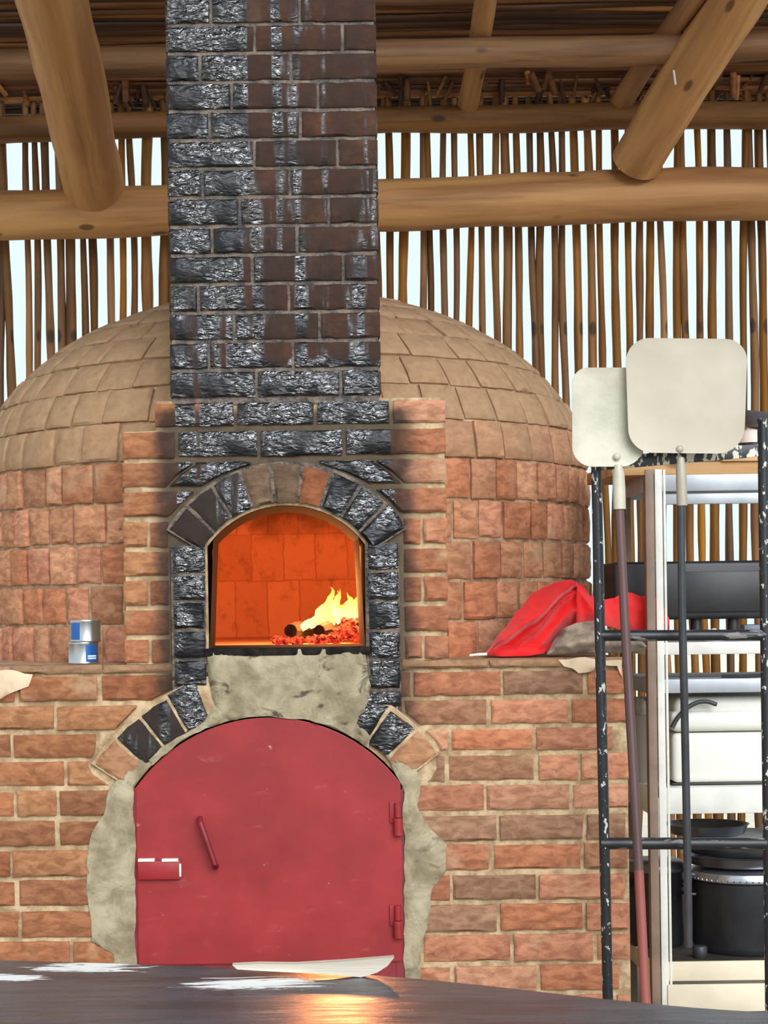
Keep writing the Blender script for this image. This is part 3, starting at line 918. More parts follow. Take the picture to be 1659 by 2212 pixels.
tong = [((668, 1352), (700, 1325), (722, 1296), (714, 1268), 15), ((690, 1346), (712, 1318), (740, 1298), (728, 1276), 15), ((652, 1356), (690, 1340), (722, 1318), (750, 1302), 13),
        ((720, 1345), (748, 1316), (764, 1300), (754, 1280), 14), ((742, 1348), (772, 1320), (782, 1304), (768, 1284), 14), ((700, 1368), (716, 1352), (722, 1336), (728, 1322), 9), ((760, 1350), (780, 1334), (784, 1312), (777, 1292), 9),
        ((674, 1350), (706, 1334), (738, 1318), (766, 1304), 12), ((716, 1330), (728, 1306), (722, 1292), (732, 1272), 9)]
for ti, (p0, p1, p2, p3, w) in enumerate(tong):
    Y0 = 5.70 + .05 * math.sin(ti * 2.1)
    c = [P(*p0, Y0), P(*p1, Y0 + .02), P(*p2, Y0 + .01), P(*p3, Y0 + .03)]
    n = 16; V = []; Fc = []; C = []; K = []
    ctr = []
    for k in range(n):
        t = k / (n - 1); a = (1 - t)
        q = c[0] * a ** 3 + c[1] * 3 * a * a * t + c[2] * 3 * a * t * t + c[3] * t ** 3
        q += Vector((.012 * nz(t * 4, ti * 3.1), 0, .008 * nz(t * 5, ti * 2.3, 5)))
        ctr.append(q)
    for k in range(n):
        t = k / (n - 1)
        r = w * 5.7 / F * (math.sin(math.pi * min(1, t * .85 + .15)) ** .8) * (1 - t * .55) * (1 + .35 * nz(t * 7, ti * 5.))
        d = (ctr[min(k + 1, n - 1)] - ctr[max(k - 1, 0)]).normalized()
        s1 = d.cross(Vector((0, 1, 0))).normalized(); s2 = s1.cross(d)
        for j in range(10):
            an = j * math.pi / 5
            V.append(ctr[k] + (s1 * math.cos(an) + s2 * math.sin(an)) * max(r, .0008))
            C.append((1., .60 - .32 * t * t, .16 - .12 * t)); K.append((4.6 - 2.2 * t, 0, 0))
    for k in range(n - 1):
        for j in range(10):
            j2 = (j + 1) % 10; Fc.append((k * 10 + j, k * 10 + j2, (k + 1) * 10 + j2, (k + 1) * 10 + j))
    fl.add(V, Fc, col=C, mask=K)
o = fl.build('flames', M['flame']); tag(o, 'bright yellow flames rising from the logs inside the oven mouth', 'fire', kind='stuff')
ld = bpy.data.lights.new('fire_glow', 'POINT'); ld.energy = 30; ld.color = (1., .31, .085); ld.shadow_soft_size = .06
lo_ = bpy.data.objects.new('fire_glow', ld); COL.objects.link(lo_); lo_.location = P(722, 1312, 5.72) + Vector((0, -.10, .05))

# ------------------------------------------------------------------ the shelter
fl_ = MB(); rbox(fl_, (-30, -30, -.3), (30, 60, -.12), 0)
g = fl_.build('ground', M['sand'], smooth=False); tag(g, kind='structure')
fl_ = MB(); rbox(fl_, (-3.6, -1.0, -.12), (4.4, 8.2, 0), 0)
g = fl_.build('floor', M['concrete'], smooth=False); tag(g, kind='structure')

def logobj(name, a, b, r0, r1, mat, n=14, seg=18, wob=.012, seed=0., parent=None, bumps=.05):
    """round timber along its own local Z"""
    a, b = Vector(a), Vector(b); d = b - a; ln = d.length
    m = MB(); V = []; Fc = []
    for i in range(seg + 1):
        t = i / seg; r = r0 + (r1 - r0) * t
        cx = wob * nz(t * ln * 1.3, seed, 1.1); cy = wob * nz(t * ln * 1.3, seed, 8.4)
        for k in range(n):
            an = 2 * math.pi * k / n
            rr = r * (1 + bumps * nz(math.cos(an) * .8 + seed, math.sin(an) * .8, t * ln * 3.) + bumps * 1.2 * nz(t * ln * 5, seed * 2.))
            V.append((cx + rr * math.cos(an), cy + rr * math.sin(an), t * ln))
    for i in range(seg):
        for k in range(n):
            k2 = (k + 1) % n; Fc.append((i * n + k, i * n + k2, (i + 1) * n + k2, (i + 1) * n + k))
    Fc.append(tuple(range(n - 1, -1, -1))); Fc.append(tuple(seg * n + k for k in range(n)))
    m.add(V, Fc)
    o = m.build(name, mat, None, angle=70)
    q = d.normalized().to_track_quat('Z', 'Y')
    o.rotation_mode = 'QUATERNION'; o.rotation_quaternion = q
    o.location = a
    if parent is not None:
        o.parent = parent; o.location = a - ORG[parent.name]
    return o

YW = 8.0
wall = bpy.data.objects.new('wall_back', None); COL.objects.link(wall); wall.location = (0, YW, 0); ORG[wall.name] = Vector((0, YW, 0)); tag(wall, kind='structure')
x = L(-330, 0, YW).x; xe = L(2080, 0, YW).x; k = 0
while x < xe:
    u = PX0 + x * F / YW
    pitch = R.uniform(.047, .058)
    r = R.uniform(.0142, .0182)
    if R.random() < .14: r = R.uniform(.018, .023); pitch += .004
    if R.random() < .10: pitch -= .014
    top = L(0, R.uniform(170, 226), YW).z
    lean = R.gauss(0, .008)
    logobj('pole', (x + lean * 1.7, YW + R.uniform(-.012, .012), -.1), (x - lean * 1.7, YW + R.uniform(-.012, .012), top), r * 1.1, r * .92, M['stick'], 8, 44, .018, seed=k * 3.7, parent=wall, bumps=.16)
    x += pitch; k += 1
print('poles', k)

BG = 'logs of the roof frame'
o = logobj('roof_beam', P(-260, 474, 7.835), P(1960, 410, 7.83), .100, .112, M['log'], 20, 40, .02, 3.3, bumps=.06); tag(o, 'thick pale horizontal log running across the stick wall behind the chimney', 'beam', kind='thing')
o = logobj('roof_beam', P(-260, 285, 7.92), P(1960, 238, 7.92), .054, .058, M['purlin'], 14, 30, .015, 5.1); tag(o, 'slim horizontal pole along the top of the stick wall under the eave', 'beam', kind='thing')
o = logobj('roof_beam', P(-260, 140, 7.36), P(1960, 96, 7.36), .054, .06, M['purlin'], 14, 30, .02, 8.2); tag(o, 'upper horizontal pole just under the thatch, crossing the short rafter', 'beam', kind='thing')
def rafter(pa, Ya, pb, Yb, r, ext, mat, label, seed):
    a, b = P(*pa, Ya), P(*pb, Yb); b = a + (b - a) * ext
    o = logobj('rafter', a, b, r, r * .97, mat, 20, 24, .015, seed, bumps=.06); tag(o, label, 'rafter', kind='thing'); return o
rafter((207, 412), 7.80, (110, 0), 6.55, .124, 1.9, M['log'], 'thick log brace leaning up and left from the beam, left of the chimney', 1.7)
rafter((1374, 352), 7.74, (1592, 0), 7.1, .102, 1.12, M['log'], 'thick log brace leaning up and right from the beam above the pizza peels', 4.4)
rafter((1004, 250), 7.96, (1050, -20), 7.15, .042, 1.5, M['purlin'], 'short slim rafter just right of the chimney under the thatch', 6.6)
rafter((1335, 240), 7.96, (1500, -10), 7.15, .044, 1.2, M['purlin'], 'slim rafter half hidden behind the right log brace', 9.2)

m = MB(); tube(m, [P(1455, 152, 7.22), P(1459, 182, 7.26)], .004, 8); o = m.build('nail', M['shelf_white']); tag(o, 'small white peg sticking to the right log brace', 'peg')
# thatched ceiling: bundled reeds laid across, under a closed sheet
th = MB()
EZ = L(0, 216, 7.95).z; SL = .37
def cz(Y): return EZ + .03 + SL * (8.0 - Y)
tp = [srgb(112, 68, 34), srgb(138, 86, 44), srgb(84, 52, 28), srgb(166, 108, 58), srgb(64, 40, 24), srgb(96, 58, 30)]
Y = 8.10
while Y > 3.6:
    n = 16 if Y > 6.6 else 6
    xs0, xs1 = -3.4, 4.4
    rr = R.uniform(.009, .02)
    pts = []; rad = []
    sd = R.uniform(0, 90)
    for k in range(n + 1):
        t = k / n; xx = xs0 + (xs1 - xs0) * t
        pts.append((xx, Y + .02 * nz(xx * 1.2, sd), cz(Y) + .010 * nz(xx * 1.5, sd, 4.) + R.uniform(-.006, .006)))
        rad.append(rr * (1 + .3 * nz(xx * 2., sd, 9.)))
    tube(th, pts, rad, 6, col=pick(tp, .2))
    Y -= rr * R.uniform(1.05, 1.7)
# short loose reed ends along the eave
for k in range(150):
    xx = R.uniform(-1.8, 2.6); yy = R.uniform(7.85, 8.05)
    tube(th, [(xx, yy, cz(8.0) - R.uniform(.0, .07)), (xx + R.uniform(-.05, .05), yy - .05, cz(8.0) + .03)], R.uniform(.006, .016), 6, col=pick(tp, .25))
q = [(8.5, cz(8.5)), (1.6, cz(1.6))]
V = [(-3.6, 8.14, cz(8.14) + .03), (4.6, 8.14, cz(8.14) + .03), (4.6, 1.6, cz(1.6) + .03), (-3.6, 1.6, cz(1.6) + .03)]
V += [(x_, y_, z_ + .12) for x_, y_, z_ in V]
th.add(V, [(0, 1, 2, 3), (7, 6, 5, 4), (0, 4, 5, 1), (1, 5, 6, 2), (2, 6, 7, 3), (3, 7, 4, 0)], col=srgb(70, 44, 26))
o = th.build('ceiling', M['thatch'], angle=70); tag(o, kind='structure')

# ------------------------------------------------------------------ things on the ledge
def tin(px, bot, top, Y, lab_a, lab_b, label, wpx=66, stripes=False):
    c = P(px, bot, Y); z0 = c.z; z1 = P(px, top, Y).z
    return c, z1 - z0
def make_tin(c, h, r, la, lb, label, stripes):
    t = thing('tin_can', c, label, 'tin can', 'tins on the ledge')
    m = MB(); lathe(m, [(r * .93, .0), (r * .98, .001), (r, .003), (r * .985, .005), (r * .985, h - .005), (r, h - .003), (r * .985, h), (r * .93, h), (r * .92, h - .003), (.001, h - .003)], c, 40)
    m.build('can_body', M['tin'], t)
    def band(name, a0, a1, z0, z1, rr, mat, par):
        m = MB(); V = []; Fc = []; n = 14
        for k in range(n + 1):
            a = a0 + (a1 - a0) * k / n
            for rad in (rr, rr - .0012):
                for z in (z0, z1): V.append(Vector(c) + Vector((rad * math.sin(a), -rad * math.cos(a), z)))
        for k in range(n):
            o_ = k * 4; Fc += [(o_, o_ + 4, o_ + 5, o_ + 1), (o_ + 2, o_ + 3, o_ + 7, o_ + 6), (o_, o_ + 2, o_ + 6, o_ + 4), (o_ + 1, o_ + 5, o_ + 7, o_ + 3)]
        Fc += [(0, 1, 3, 2), (n * 4, n * 4 + 2, n * 4 + 3, n * 4 + 1)]
        m.add(V, Fc); return m.build(name, mat, par)
    lb_ = band('label', la, lb, .007, h - .007, r + .0004, M['tin_blue'], t)
    if stripes:
        for z in (.014, .020): band('label_print', la + .12, min(lb, la + .75), z, z + .004, r + .0012, M['tin_print'], lb_)
YTN = 5.13
rt = 33 * YTN / F
ct = P(181, 1437, YTN); ct.z = LZ
h1 = .0585
make_tin(ct, h1, rt, .25, 1.15, 'silver and blue tin on the brick ledge, lower of the stacked pair', True)
ct2 = P(186, 1437, YTN); ct2.z = LZ + h1
make_tin(ct2, .0585, rt * 1.0, -1.15, -.30, 'silver and blue tin resting on top of the other tin', False)

def interp(pts, x):
    for (x0, y0), (x1, y1) in zip(pts, pts[1:]):
        if x <= x1:
            t = (x - x0) / (x1 - x0); t = t * t * (3 - 2 * t) * .5 + t * .5
            return y0 + (y1 - y0) * t
    return pts[-1][1]
def drape(name, top, bot, x0, x1, Yf, fold, mat, label, cat, nx=90, ny=28, depth=.07, thick=.006):
    m = MB(); V = []; Fc = []
    for i in range(nx + 1):
        x = x0 + (x1 - x0) * i / nx
        for j in range(ny + 1):
            t = j / ny
            y = interp(top, x) + (interp(bot, x) - interp(top, x)) * t
            Y = Yf(x) - depth * math.sin(math.pi * (t * .9 + .05)) * (.6 + .4 * t) - fold(x, y, t)
            V.append(P(x, y, Y))
    # back sheet closes the bundle
    for i in range(nx + 1):
        x = x0 + (x1 - x0) * i / nx
        for j in range(ny + 1):
            t = j / ny; y = interp(top, x) + (interp(bot, x) - interp(top, x)) * t
            V.append(P(x, y + .5, Yf(x) + .02 + .04 * math.sin(math.pi * t)))
    n1 = (nx + 1) * (ny + 1)
    for o_ in (0, n1):
        for i in range(nx):
            for j in range(ny):
                a = o_ + i * (ny + 1) + j; q = (a, a + 1, a + ny + 2, a + ny + 1)
                Fc.append(q if o_ == 0 else q[::-1])
    for i in range(nx):
        for j in (0, ny):
            a = i * (ny + 1) + j; b = a + ny + 1; Fc.append((a, b, n1 + b, n1 + a))
    for i in (0, nx):
        for j in range(ny):
            a = i * (ny + 1) + j; Fc.append((a, a + 1, n1 + a + 1, n1 + a))
    m.add(V, Fc); o = m.build(name, mat, angle=80); tag(o, label, cat); return o
LN1 = [(1048, 1409), (1080, 1384), (1150, 1338), (1228, 1268), (1240, 1258)]
LN2 = [(1048, 1411), (1090, 1397), (1130, 1390), (1165, 1394), (1196, 1392)]
def foldred(x, y, t):
    g = .004 * nz(x * .05, y * .05) + .006 * nz(x * .018 + 4, y * .018)
    if x < 1246:
        d1 = y - interp(LN1, min(x, 1240)); d2 = y - interp(LN2, min(x, 1196))
        w = ss(1048, 1090, x)
        f = .062 * (1 + max(-60, d1) / 70) if d1 < 0 else .062 * (1 - ss(2, 14, d1)) - .012 * ss(0, 20, d1) + .030 * (1 - abs(math.sin((d1 - 6) * .07 + x * .012))) * ss(14, 24, d1)
        if d2 > 0 and x < 1196: f = max(f, .05 * ss(0, 26, d2) * (1 - ss(1170, 1194, x)))
        return f * w + g
    a = math.atan2(y - 1250, x - 1228)
    return .014 * (1 - abs(math.sin(a * 6.5 + .4))) * ss(1244, 1262, x) * (1 - ss(1300, 1330, x) * .4) + .018 * (1 - ss(1246, 1262, x)) + .012 * (1 - abs(math.sin(x * .055 - y * .03))) * ss(1300, 1330, x) + g
drape('red_cloth', [(1048, 1409), (1085, 1362), (1120, 1318), (1150, 1282), (1175, 1268), (1205, 1256), (1232, 1252), (1258, 1264), (1276, 1288), (1300, 1296), (1325, 1292), (1345, 1281), (1362, 1280), (1385, 1288), (1410, 1284), (1428, 1304), (1446, 1336)],
      [(1048, 1416), (1085, 1418), (1130, 1418), (1172, 1412), (1196, 1394), (1222, 1362), (1250, 1346), (1290, 1340), (1310, 1352), (1350, 1362), (1400, 1364), (1446, 1364)], 1048, 1446, lambda x: 5.19 + .17 * ss(1260, 1400, x), foldred, M['red_cloth'], 'bright red cloth bundled on the right end of the oven ledge', 'cloth', nx=150, ny=56, depth=.03)
drape('grey_rag', [(1182, 1410), (1200, 1378), (1222, 1354), (1250, 1344), (1290, 1340), (1310, 1358), (1345, 1376), (1380, 1380), (1396, 1394)],
      [(1182, 1415), (1230, 1413), (1270, 1412), (1310, 1410), (1345, 1410), (1396, 1402)], 1182, 1396, lambda x: 5.145, lambda x, y, t: .012 * math.sin(x * .06 + y * .11) + .010 * nz(x * .05, y * .06) + .006 * math.sin(y * .2), M['rag'], 'dirty grey brown rag crumpled under the red cloth on the ledge', 'rag', nx=50, ny=18, depth=.05)
st = MB(); tube(st, [P(1014, 1416, 5.06), P(1032, 1414, 5.06), P(1052, 1413, 5.06)], [.003, .004, .004], 8)
o = st.build('white_stick', M['glint_stick_white']); tag(o, 'small white stick poking out from the tip of the red cloth', 'stick')

# ------------------------------------------------------------------ peel rack
YR = 4.78
rk = thing('peel_rack', (P(1470, 1400, YR).x, YR, 0), 'black chipped metal rack standing in front of the shelves', 'rack')
def to_floor(a, b):
    t = (0 - a.z) / (b.z - a.z); return a + (b - a) * t
def post(a, b, r):
    m = MB(); b = to_floor(a, b); n = 12
    tube(m, [a + (b - a) * k / n for k in range(n + 1)], r, 12); m.build('post', M['black_paint'], rk)
post(P(1288, 1000, YR), P(1313, 2160, YR), 11.5 * YR / F)
post(P(1647, 905, YR), P(1664, 2160, YR), 11.5 * YR / F)
for py0, py1, r in ((1373, 1372, 12.), (1822, 1822, 13.)):
    m = MB(); tube(m, [P(1297, py0, YR), P(1400, py0, YR), P(1550, py1, YR), P(1655, py1, YR)], r * YR / F, 12); m.build('rail', M['worn_rail'], rk)
m = MB(); a, b = P(1286, 1003, YR), P(1648, 972, YR)
d = (b - a)
for k in range(1):
    ang = math.atan2(d.z, d.x)
    rbox(m, (0, -.004, -.016), (d.length, .004, .016), .002, mat=Matrix.Translation(a) @ Matrix.Rotation(-ang, 4, 'Y'))
m.build('top_bar', M['flaked_bar'], rk)

def rounded(x0, y0, x1, y1, r, n=8):
    pts = []
    rr = r if isinstance(r, (list, tuple)) else [r] * 4
    for (cx, cy, a0, rad) in ((x0 + rr[0], y0 + rr[0], 180, rr[0]), (x1 - rr[1], y0 + rr[1], 270, rr[1]), (x1 - rr[2], y1 - rr[2], 0, rr[2]), (x0 + rr[3], y1 - rr[3], 90, rr[3])):
        for k in range(n + 1):
            a = math.radians(a0 + 90 * k / n); pts.append((cx + rad * math.cos(a), cy + rad * math.sin(a)))
    return pts
def peel(loc, outline, Yb, tilt, mat, socket, handle, label, hmats, hr):
    t = thing('pizza_peel', loc, label, 'pizza peel', 'peels on the rack')
    m = MB(); n = len(outline)
    cy = sum(p[1] for p in outline) / n
    f = [P(px, py, Yb + tilt * (cy - py)) for px, py in outline]
    c = sum(f, Vector()) / n
    # slightly dished sheet: outline, an inner ring and a centre
    V = []; 
    for lay, off in ((0, 0.), (1, .0025)):
        V += [p + Vector((0, off, 0)) for p in f]
        V += [c + (p - c) * .86 + Vector((0, off + .003, 0)) for p in f]
        V += [c + (p - c) * .4 + Vector((0, off + .004, 0)) for p in f]
    Fc = []
    for lay in (0, 1):
        o_ = lay * 3 * n
        for k in range(n):
            k2 = (k + 1) % n
            for r_ in (0, 1): Fc.append((o_ + r_ * n + k, o_ + r_ * n + k2, o_ + (r_ + 1) * n + k2, o_ + (r_ + 1) * n + k))
        Fc.append(tuple(o_ + 2 * n + k for k in range(n)))
    for k in range(n): Fc.append((k, (k + 1) % n, 3 * n + (k + 1) % n, 3 * n + k))
    m.add(V, Fc); m.build('blade', mat, t, angle=50)
    m = MB(); sx0, sx1, sy0, sy1, ys = socket
    a, b = P((sx0 + sx1) / 2, sy0, ys), P((sx0 + sx1) / 2 + 3, sy1, ys)
    w = (sx1 - sx0) / 2 * ys / F
    tube(m, [a, a * .8 + b * .2, a * .5 + b * .5, b], [w * .55, w * .95, w, w], 14)
    sk = m.build('socket', mat, t)
    m = MB(); bm_ = bmesh.new(); bmesh.ops.create_uvsphere(bm_, u_segments=12, v_segments=8, radius=.009)
    m.bm(bm_, Matrix.Translation(P((sx0 + sx1) / 2 - 2, sy0 - 18, ys + .001)) @ Matrix.Diagonal((1, .5, 1, 1))); m.build('rivet', mat, t)
    pts = [P(px, py, y_) for px, py, y_ in handle]
    k = len(hmats)
    if k == 2:
        m = MB(); tube(m, pts[:len(pts) // 2 + 1], hr, 12); m.build('handle', M[hmats[0]], t)
        m = MB(); tube(m, pts[len(pts) // 2:], hr * 1.04, 12); m.build('handle_end', M[hmats[1]], t)
    else:
        m = MB(); tube(m, pts, hr, 12); m.build('handle', M[hmats[0]], t)
YP = 4.735
o1 = rounded(1236, 794, 1392, 1008, (34, 30, 50, 44))
peel(P(1395, 2170, 4.55), o1, YP - .004, .00002, M['alu_bright'], (1322, 1349, 1004, 1100, YP - .012),
     [(1337, 1090, YP - .012), (1345, 1250, 4.715), (1353, 1400, 4.70), (1362, 1560, 4.68), (1371, 1720, 4.66), (1380, 1880, 4.64), (1388, 2040, 4.62), (1396, 2180, 4.60), (1402, 2330, 4.58), (1407, 2462, 4.565)], 'smaller whitish metal pizza peel with brown pole handle, behind the larger peel', ['handle_brown', 'handle_red'], .0115)
o2 = rounded(1354, 731, 1612, 979, (52, 46, 60, 52))
o2 = [(px + (3 if py > 860 else -2) - (6 if py > 900 and px > 1500 else 0) + (4 if px > 1500 and py < 800 else 0), py + (px - 1480) * .012) for px, py in o2]
peel(P(1485, 2045, 4.70), o2, YP - .030, .00003, M['alu_dull'], (1459, 1482, 988, 1092, YP - .035),
     [(1471, 1080, YP - .036), (1473, 1300, YP - .036), (1478, 1500, YP - .036), (1482, 1700, YP - .036), (1485, 1860, YP - .036), (1487, 2046, YP - .036)], 'large square grey metal pizza peel with thin black handle', ['handle_black'], .0098)

# ------------------------------------------------------------------ shelving behind
YS0, YS1 = 5.28, 5.72
sh = thing('shelving_unit', (P(1600, 1400, YS0).x, (YS0 + YS1) / 2, 0), 'tall white metal shelving unit standing right of the oven behind the rack', 'shelf')
xl = P(1412, 1500, YS0).x; xr = P(1790, 1500, YS0).x
def zat(py, px=1560, Y=YS0): return P(px, py, Y).z
ztop = zat(1012)
def angle_post(x, y, sx, sy):
    m = MB(); lean = .012
    rbox(m, (x, y, .0), (x + sx * .034, y + sy * .004, ztop), .001)
    rbox(m, (x, y, .0), (x + sx * .004, y + sy * .034, ztop), .001)
    return m
# front left post: brown outer face, white inner face
m = MB(); rbox(m, (xl - .016, YS0 - .004, 0), (xl + .008, YS0 + .03, ztop), .002); m.build('post', M['shelf_post'], sh)
m = MB(); rbox(m, (xl + .010, YS0 - .006, 0), (xl + .030, YS0 + .004, ztop), .002); rbox(m, (xl + .033, YS0 - .004, 0), (xl + .040, YS0 + .006, ztop), .002); m.build('post_flange', M['shelf_white'], sh)
m = MB(); rbox(m, (xr, YS0, 0), (xr + .036, YS0 + .03, ztop), .002); m.build('post', M['shelf_white'], sh)
for xx in (xl - .016, xr):
    m = MB(); rbox(m, (xx, YS1 - .03, 0), (xx + .034, YS1, ztop), .002); m.build('post', M['shelf_post'], sh)
def shelf(pt, pb, mat, bmat, thick=.014):
    m = MB(); z1, z0 = zat(pt), zat(pb)
    rbox(m, (xl + .03, YS0 - .002, z0), (xr, YS0 + .008, z1), .002)
    rbox(m, (xl - .016, YS0 + .03, z0), (xl - .008, YS1, z1), .001)
    rbox(m, (xl, YS1 - .006, z0), (xr, YS1, z1), .001)
    m.build('shelf_rail', mat, sh)
    m = MB(); rbox(m, (xl - .012, YS0 + .009, z1 - thick), (xr + .03, YS1 - .007, z1), .001); m.build('shelf_board', bmat, sh); return z1
zA = shelf(1024, 1060, M['shelf_grey'], M['shelf_grey'])
m = MB(); rbox(m, (xl + .03, YS0 + .01, zat(1088)), (xr, YS0 + .02, zat(1064)), .003); m.build('cross_rail', M['shelf_grey'], sh)
zB = shelf(1386, 1413, M['shelf_white'], M['shelf_grey'])
zC = shelf(1466, 1496, M['shelf_grey'], M['shelf_grey'])
zD = shelf(1700, 1757, M['shelf_white'], M['shelf_white'])
zE = shelf(2076, 2118, M['cream_board'], M['dark_board'])
m = MB(); rbox(m, (xl + .025, YS0 - .012, zat(2184)), (xr, YS0 - .003, zat(2124)), .003); m.build('kick_board', M['cream_board'], sh)
# pieces of board on the top shelf
wg = 'loose boards on the top of the shelving'
def board(a, b, py0, py1, Y0, Y1, label):
    m = MB(); pa, pb = P(a, py1, Y0), P(b, py0, Y0)
    lo_z, hi_z = (.0, .034) if py1 >= 1020 else (.034, .058)
    rbox(m, (pa.x, Y0, zA + lo_z), (pb.x, Y1, zA + hi_z), .002)
    o = m.build('wooden_board', M['plywood']); tag(o, label, 'board', wg)
board(1322, 1648, 1012, 1024, YS0 + .0, YS1, 'wide tan wooden board lying flat on the top shelf under the peels')
board(1560, 1660, 985, 1010, YS0 - .01, YS1 - .1, 'short tan wooden board on top of the wide board at the right')

# top shelf: pot with a pale lid and a bowl
zt = zA + .058
c = P(1625, 960, 5.40); c.z = zt
t = thing('cooking_pot', c, 'dark pot with pale pink domed lid on top of the shelving', 'pot')
rp = 30 * 5.4 / F
m = MB(); lathe(m, [(rp * .9, 0), (rp, .004), (rp, .034), (rp * .96, .035)], c, 28); m.build('pot_body', M['pot_black'], t)
m = MB(); lathe(m, [(rp * .98, .035), (rp * .97, .045), (rp * .8, .064), (rp * .45, .074), (.001, .077)], c, 28); m.build('lid', M['pink_lid'], t)
c2 = Vector((c.x + .012, c.y, c.z + .076))
m = MB(); lathe(m, [(.03, 0), (.034, .002), (.050, .034), (.052, .042), (.049, .042), (.032, .006), (.001, .005)], c2, 28, Matrix.Rotation(math.radians(10), 4, 'Y'))
o = m.build('bowl', M['grey_bowl']); tag(o, 'small dark grey bowl tilted on the pale pot lid', 'bowl')

# second shelf: black box on feet, small container
bx0, bx1 = P(1327, 1300, 5.42).x, P(1700, 1300, 5.42).x
t = thing('metal_box', ((bx0 + bx1) / 2, 5.55, zB), 'long black metal box on feet on the second shelf', 'box')
z0, z1 = P(1500, 1338, 5.42).z, P(1500, 1212, 5.42).z
m = MB(); rbox(m, (bx0, 5.43, z0), (bx1, 5.67, z1), .012, 3); m.build('box_body', M['black_enamel'], t)
m = MB(); rbox(m, (bx0 + .20, 5.422, z0 + .02), (bx1 - .03, 5.431, z1 - .03), .003); m.build('front_panel', M['black_enamel'], t)
for fx in (bx0 + .14, bx0 + .24, bx1 - .14, bx1 - .03):
    m = MB(); lathe(m, [(.014, 0), (.018, .004), (.016, z0 - zB + .004)], (fx, 5.47, zB), 14); m.build('foot', M['black_enamel'], t)
c = P(1625, 1356, 5.36); c.z = zB
m = MB(); rbox(m, (c.x - .028, 5.34, zB), (c.x + .026, 5.385, zB + .045), .006, 2)
o = m.build('plastic_container', simple('slate_plastic', srgb(84, 94, 106), .4, 0, .15, 10, .1)); tag(o, 'small slate grey container on the second shelf under the black box', 'container')
m = MB()
lathe(m, [(.028, 0), (.032, .004), (.03, .012), (.008, .018), (.008, .034), (.001, .036)], (P(1542, 1350, 5.36).x, 5.36, zB), 18)
o = m.build('white_dish', M['shelf_white']); tag(o, 'small white knobbed dish on the second shelf in front of the black box', 'dish')

# fourth shelf: cooler box and bucket
cx0, cx1 = P(1452, 1600, 5.32).x, P(1750, 1600, 5.32).x
t = thing('cooler_box', ((cx0 + cx1) / 2, 5.5, zD), 'white plastic cooler box with stained lid on the shelf above the pots', 'cooler')
zl = P(1550, 1580, 5.32).z; ztp = P(1550, 1506, 5.32).z
m = MB(); rbox(m, (cx0, 5.32, zD + .008), (cx1, 5.68, zl - .003), .016, 3); m.build('box_body', M['cooler'], t)
m = MB(); rbox(m, (cx0 - .004, 5.312, zl), (cx1 + .004, 5.688, zl + (ztp - zl) * .6), .018, 3); rbox(m, (cx0 + .01, 5.33, zl + (ztp - zl) * .45), (cx1 - .01, 5.67, ztp), .02, 3); m.build('lid', M['cooler'], t)
m = MB(); hp = [(1452, 1572), (1462, 1552), (1480, 1532), (1502, 1518), (1525, 1514), (1548, 1522)]
hq = [P(x_, y_, 5.300) for x_, y_ in hp]
for _ in range(2): hq = [hq[0]] + [q for k in range(len(hq) - 1) for q in (hq[k] * .75 + hq[k + 1] * .25, hq[k] * .25 + hq[k + 1] * .75)] + [hq[-1]]
tube(m, hq, .0062, 10); m.build('handle', M['handle_black'], t)
m = MB(); rbox(m, (cx0, 5.33, zD), (cx1, 5.66, zD + .008), .002); m.build('base', M['black_enamel'], t)
c = P(1397, 1695, 5.46); c.z = zD
t = thing('bucket', c, 'grey bucket with a lid on the shelf left of the white cooler', 'bucket')
rb = 33 * 5.46 / F; hb = P(1397, 1506, 5.46).z - zD
m = MB(); lathe(m, [(rb * .88, 0), (rb * .9, .004), (rb, hb * .8), (rb * 1.02, hb * .8)], c, 30); m.build('bucket_body', M['bucket'], t)
m = MB(); lathe(m, [(rb * 1.05, hb * .8), (rb * 1.06, hb * .83), (rb * 1.04, hb * .97), (rb * .96, hb), (.001, hb)], c, 30); m.build('lid', M['lid_steel'], t)
# cord lying on the third shelf
m = MB(); tube(m, [Vector((P(x_, 1480, 5.30).x, 5.300 + dy, zC + .005 + dz)) for x_, dy, dz in ((1565, .03, 0), (1590, .01, 0), (1615, .0, .0), (1635, .02, 0), (1660, .05, 0))], .005, 8)
o = m.build('cord', M['handle_black']); tag(o, 'black cord lying on the third shelf above the cooler', 'cord')

# bottom shelf: pots and pans
def pot(name, c, r, h, mat, label, cat, lid=None, group=None, rim=None):
    t = thing(name, c, label, cat, group)
    m = MB(); lathe(m, [(r * .93, 0), (r * .97, .006), (r, .02), (r, h - .006), (r * 1.03, h - .003), (r * 1.03, h), (r * .97, h), (r * .96, .012), (.001, .01)], c, 40); m.build('pot_body', mat, t)
    for sgn in (-1, 1):
        m = MB(); q = [Vector(c) + Vector((sgn * r * .98, dy, h * .78)) + Vector((sgn * ex, 0, 0)) for dy, ex in ((-.03, 0), (-.028, .022), (0, .03), (.028, .022), (.03, 0))]
        tube(m, q, .005, 8); m.build('handle', mat, t)
    if lid:
        m = MB(); V = []; n = 56; prof_ = [(1.07, 0), (1.08, .010), (1.04, .022), (.9, .030), (.3, .036), (.001, .037)]
        lathe(m, [(r * a, h + b) for a, b in prof_], c, 56)
        ld_ = m.build('lid', lid, t)
        if rim:
            for k in range(48):
                a = 2 * math.pi * k / 48; m2 = None
            m = MB()
            for k in range(60):
                a = 2 * math.pi * k / 60; p = Vector(c) + Vector((r * 1.075 * math.cos(a), r * 1.075 * math.sin(a), h + .003))
                tube(m, [p, p + Vector((-.012 * math.cos(a), -.012 * math.sin(a), .018))], .003, 5)
            m.build('rim_flutes', rim, ld_)
    return t
zP = zE
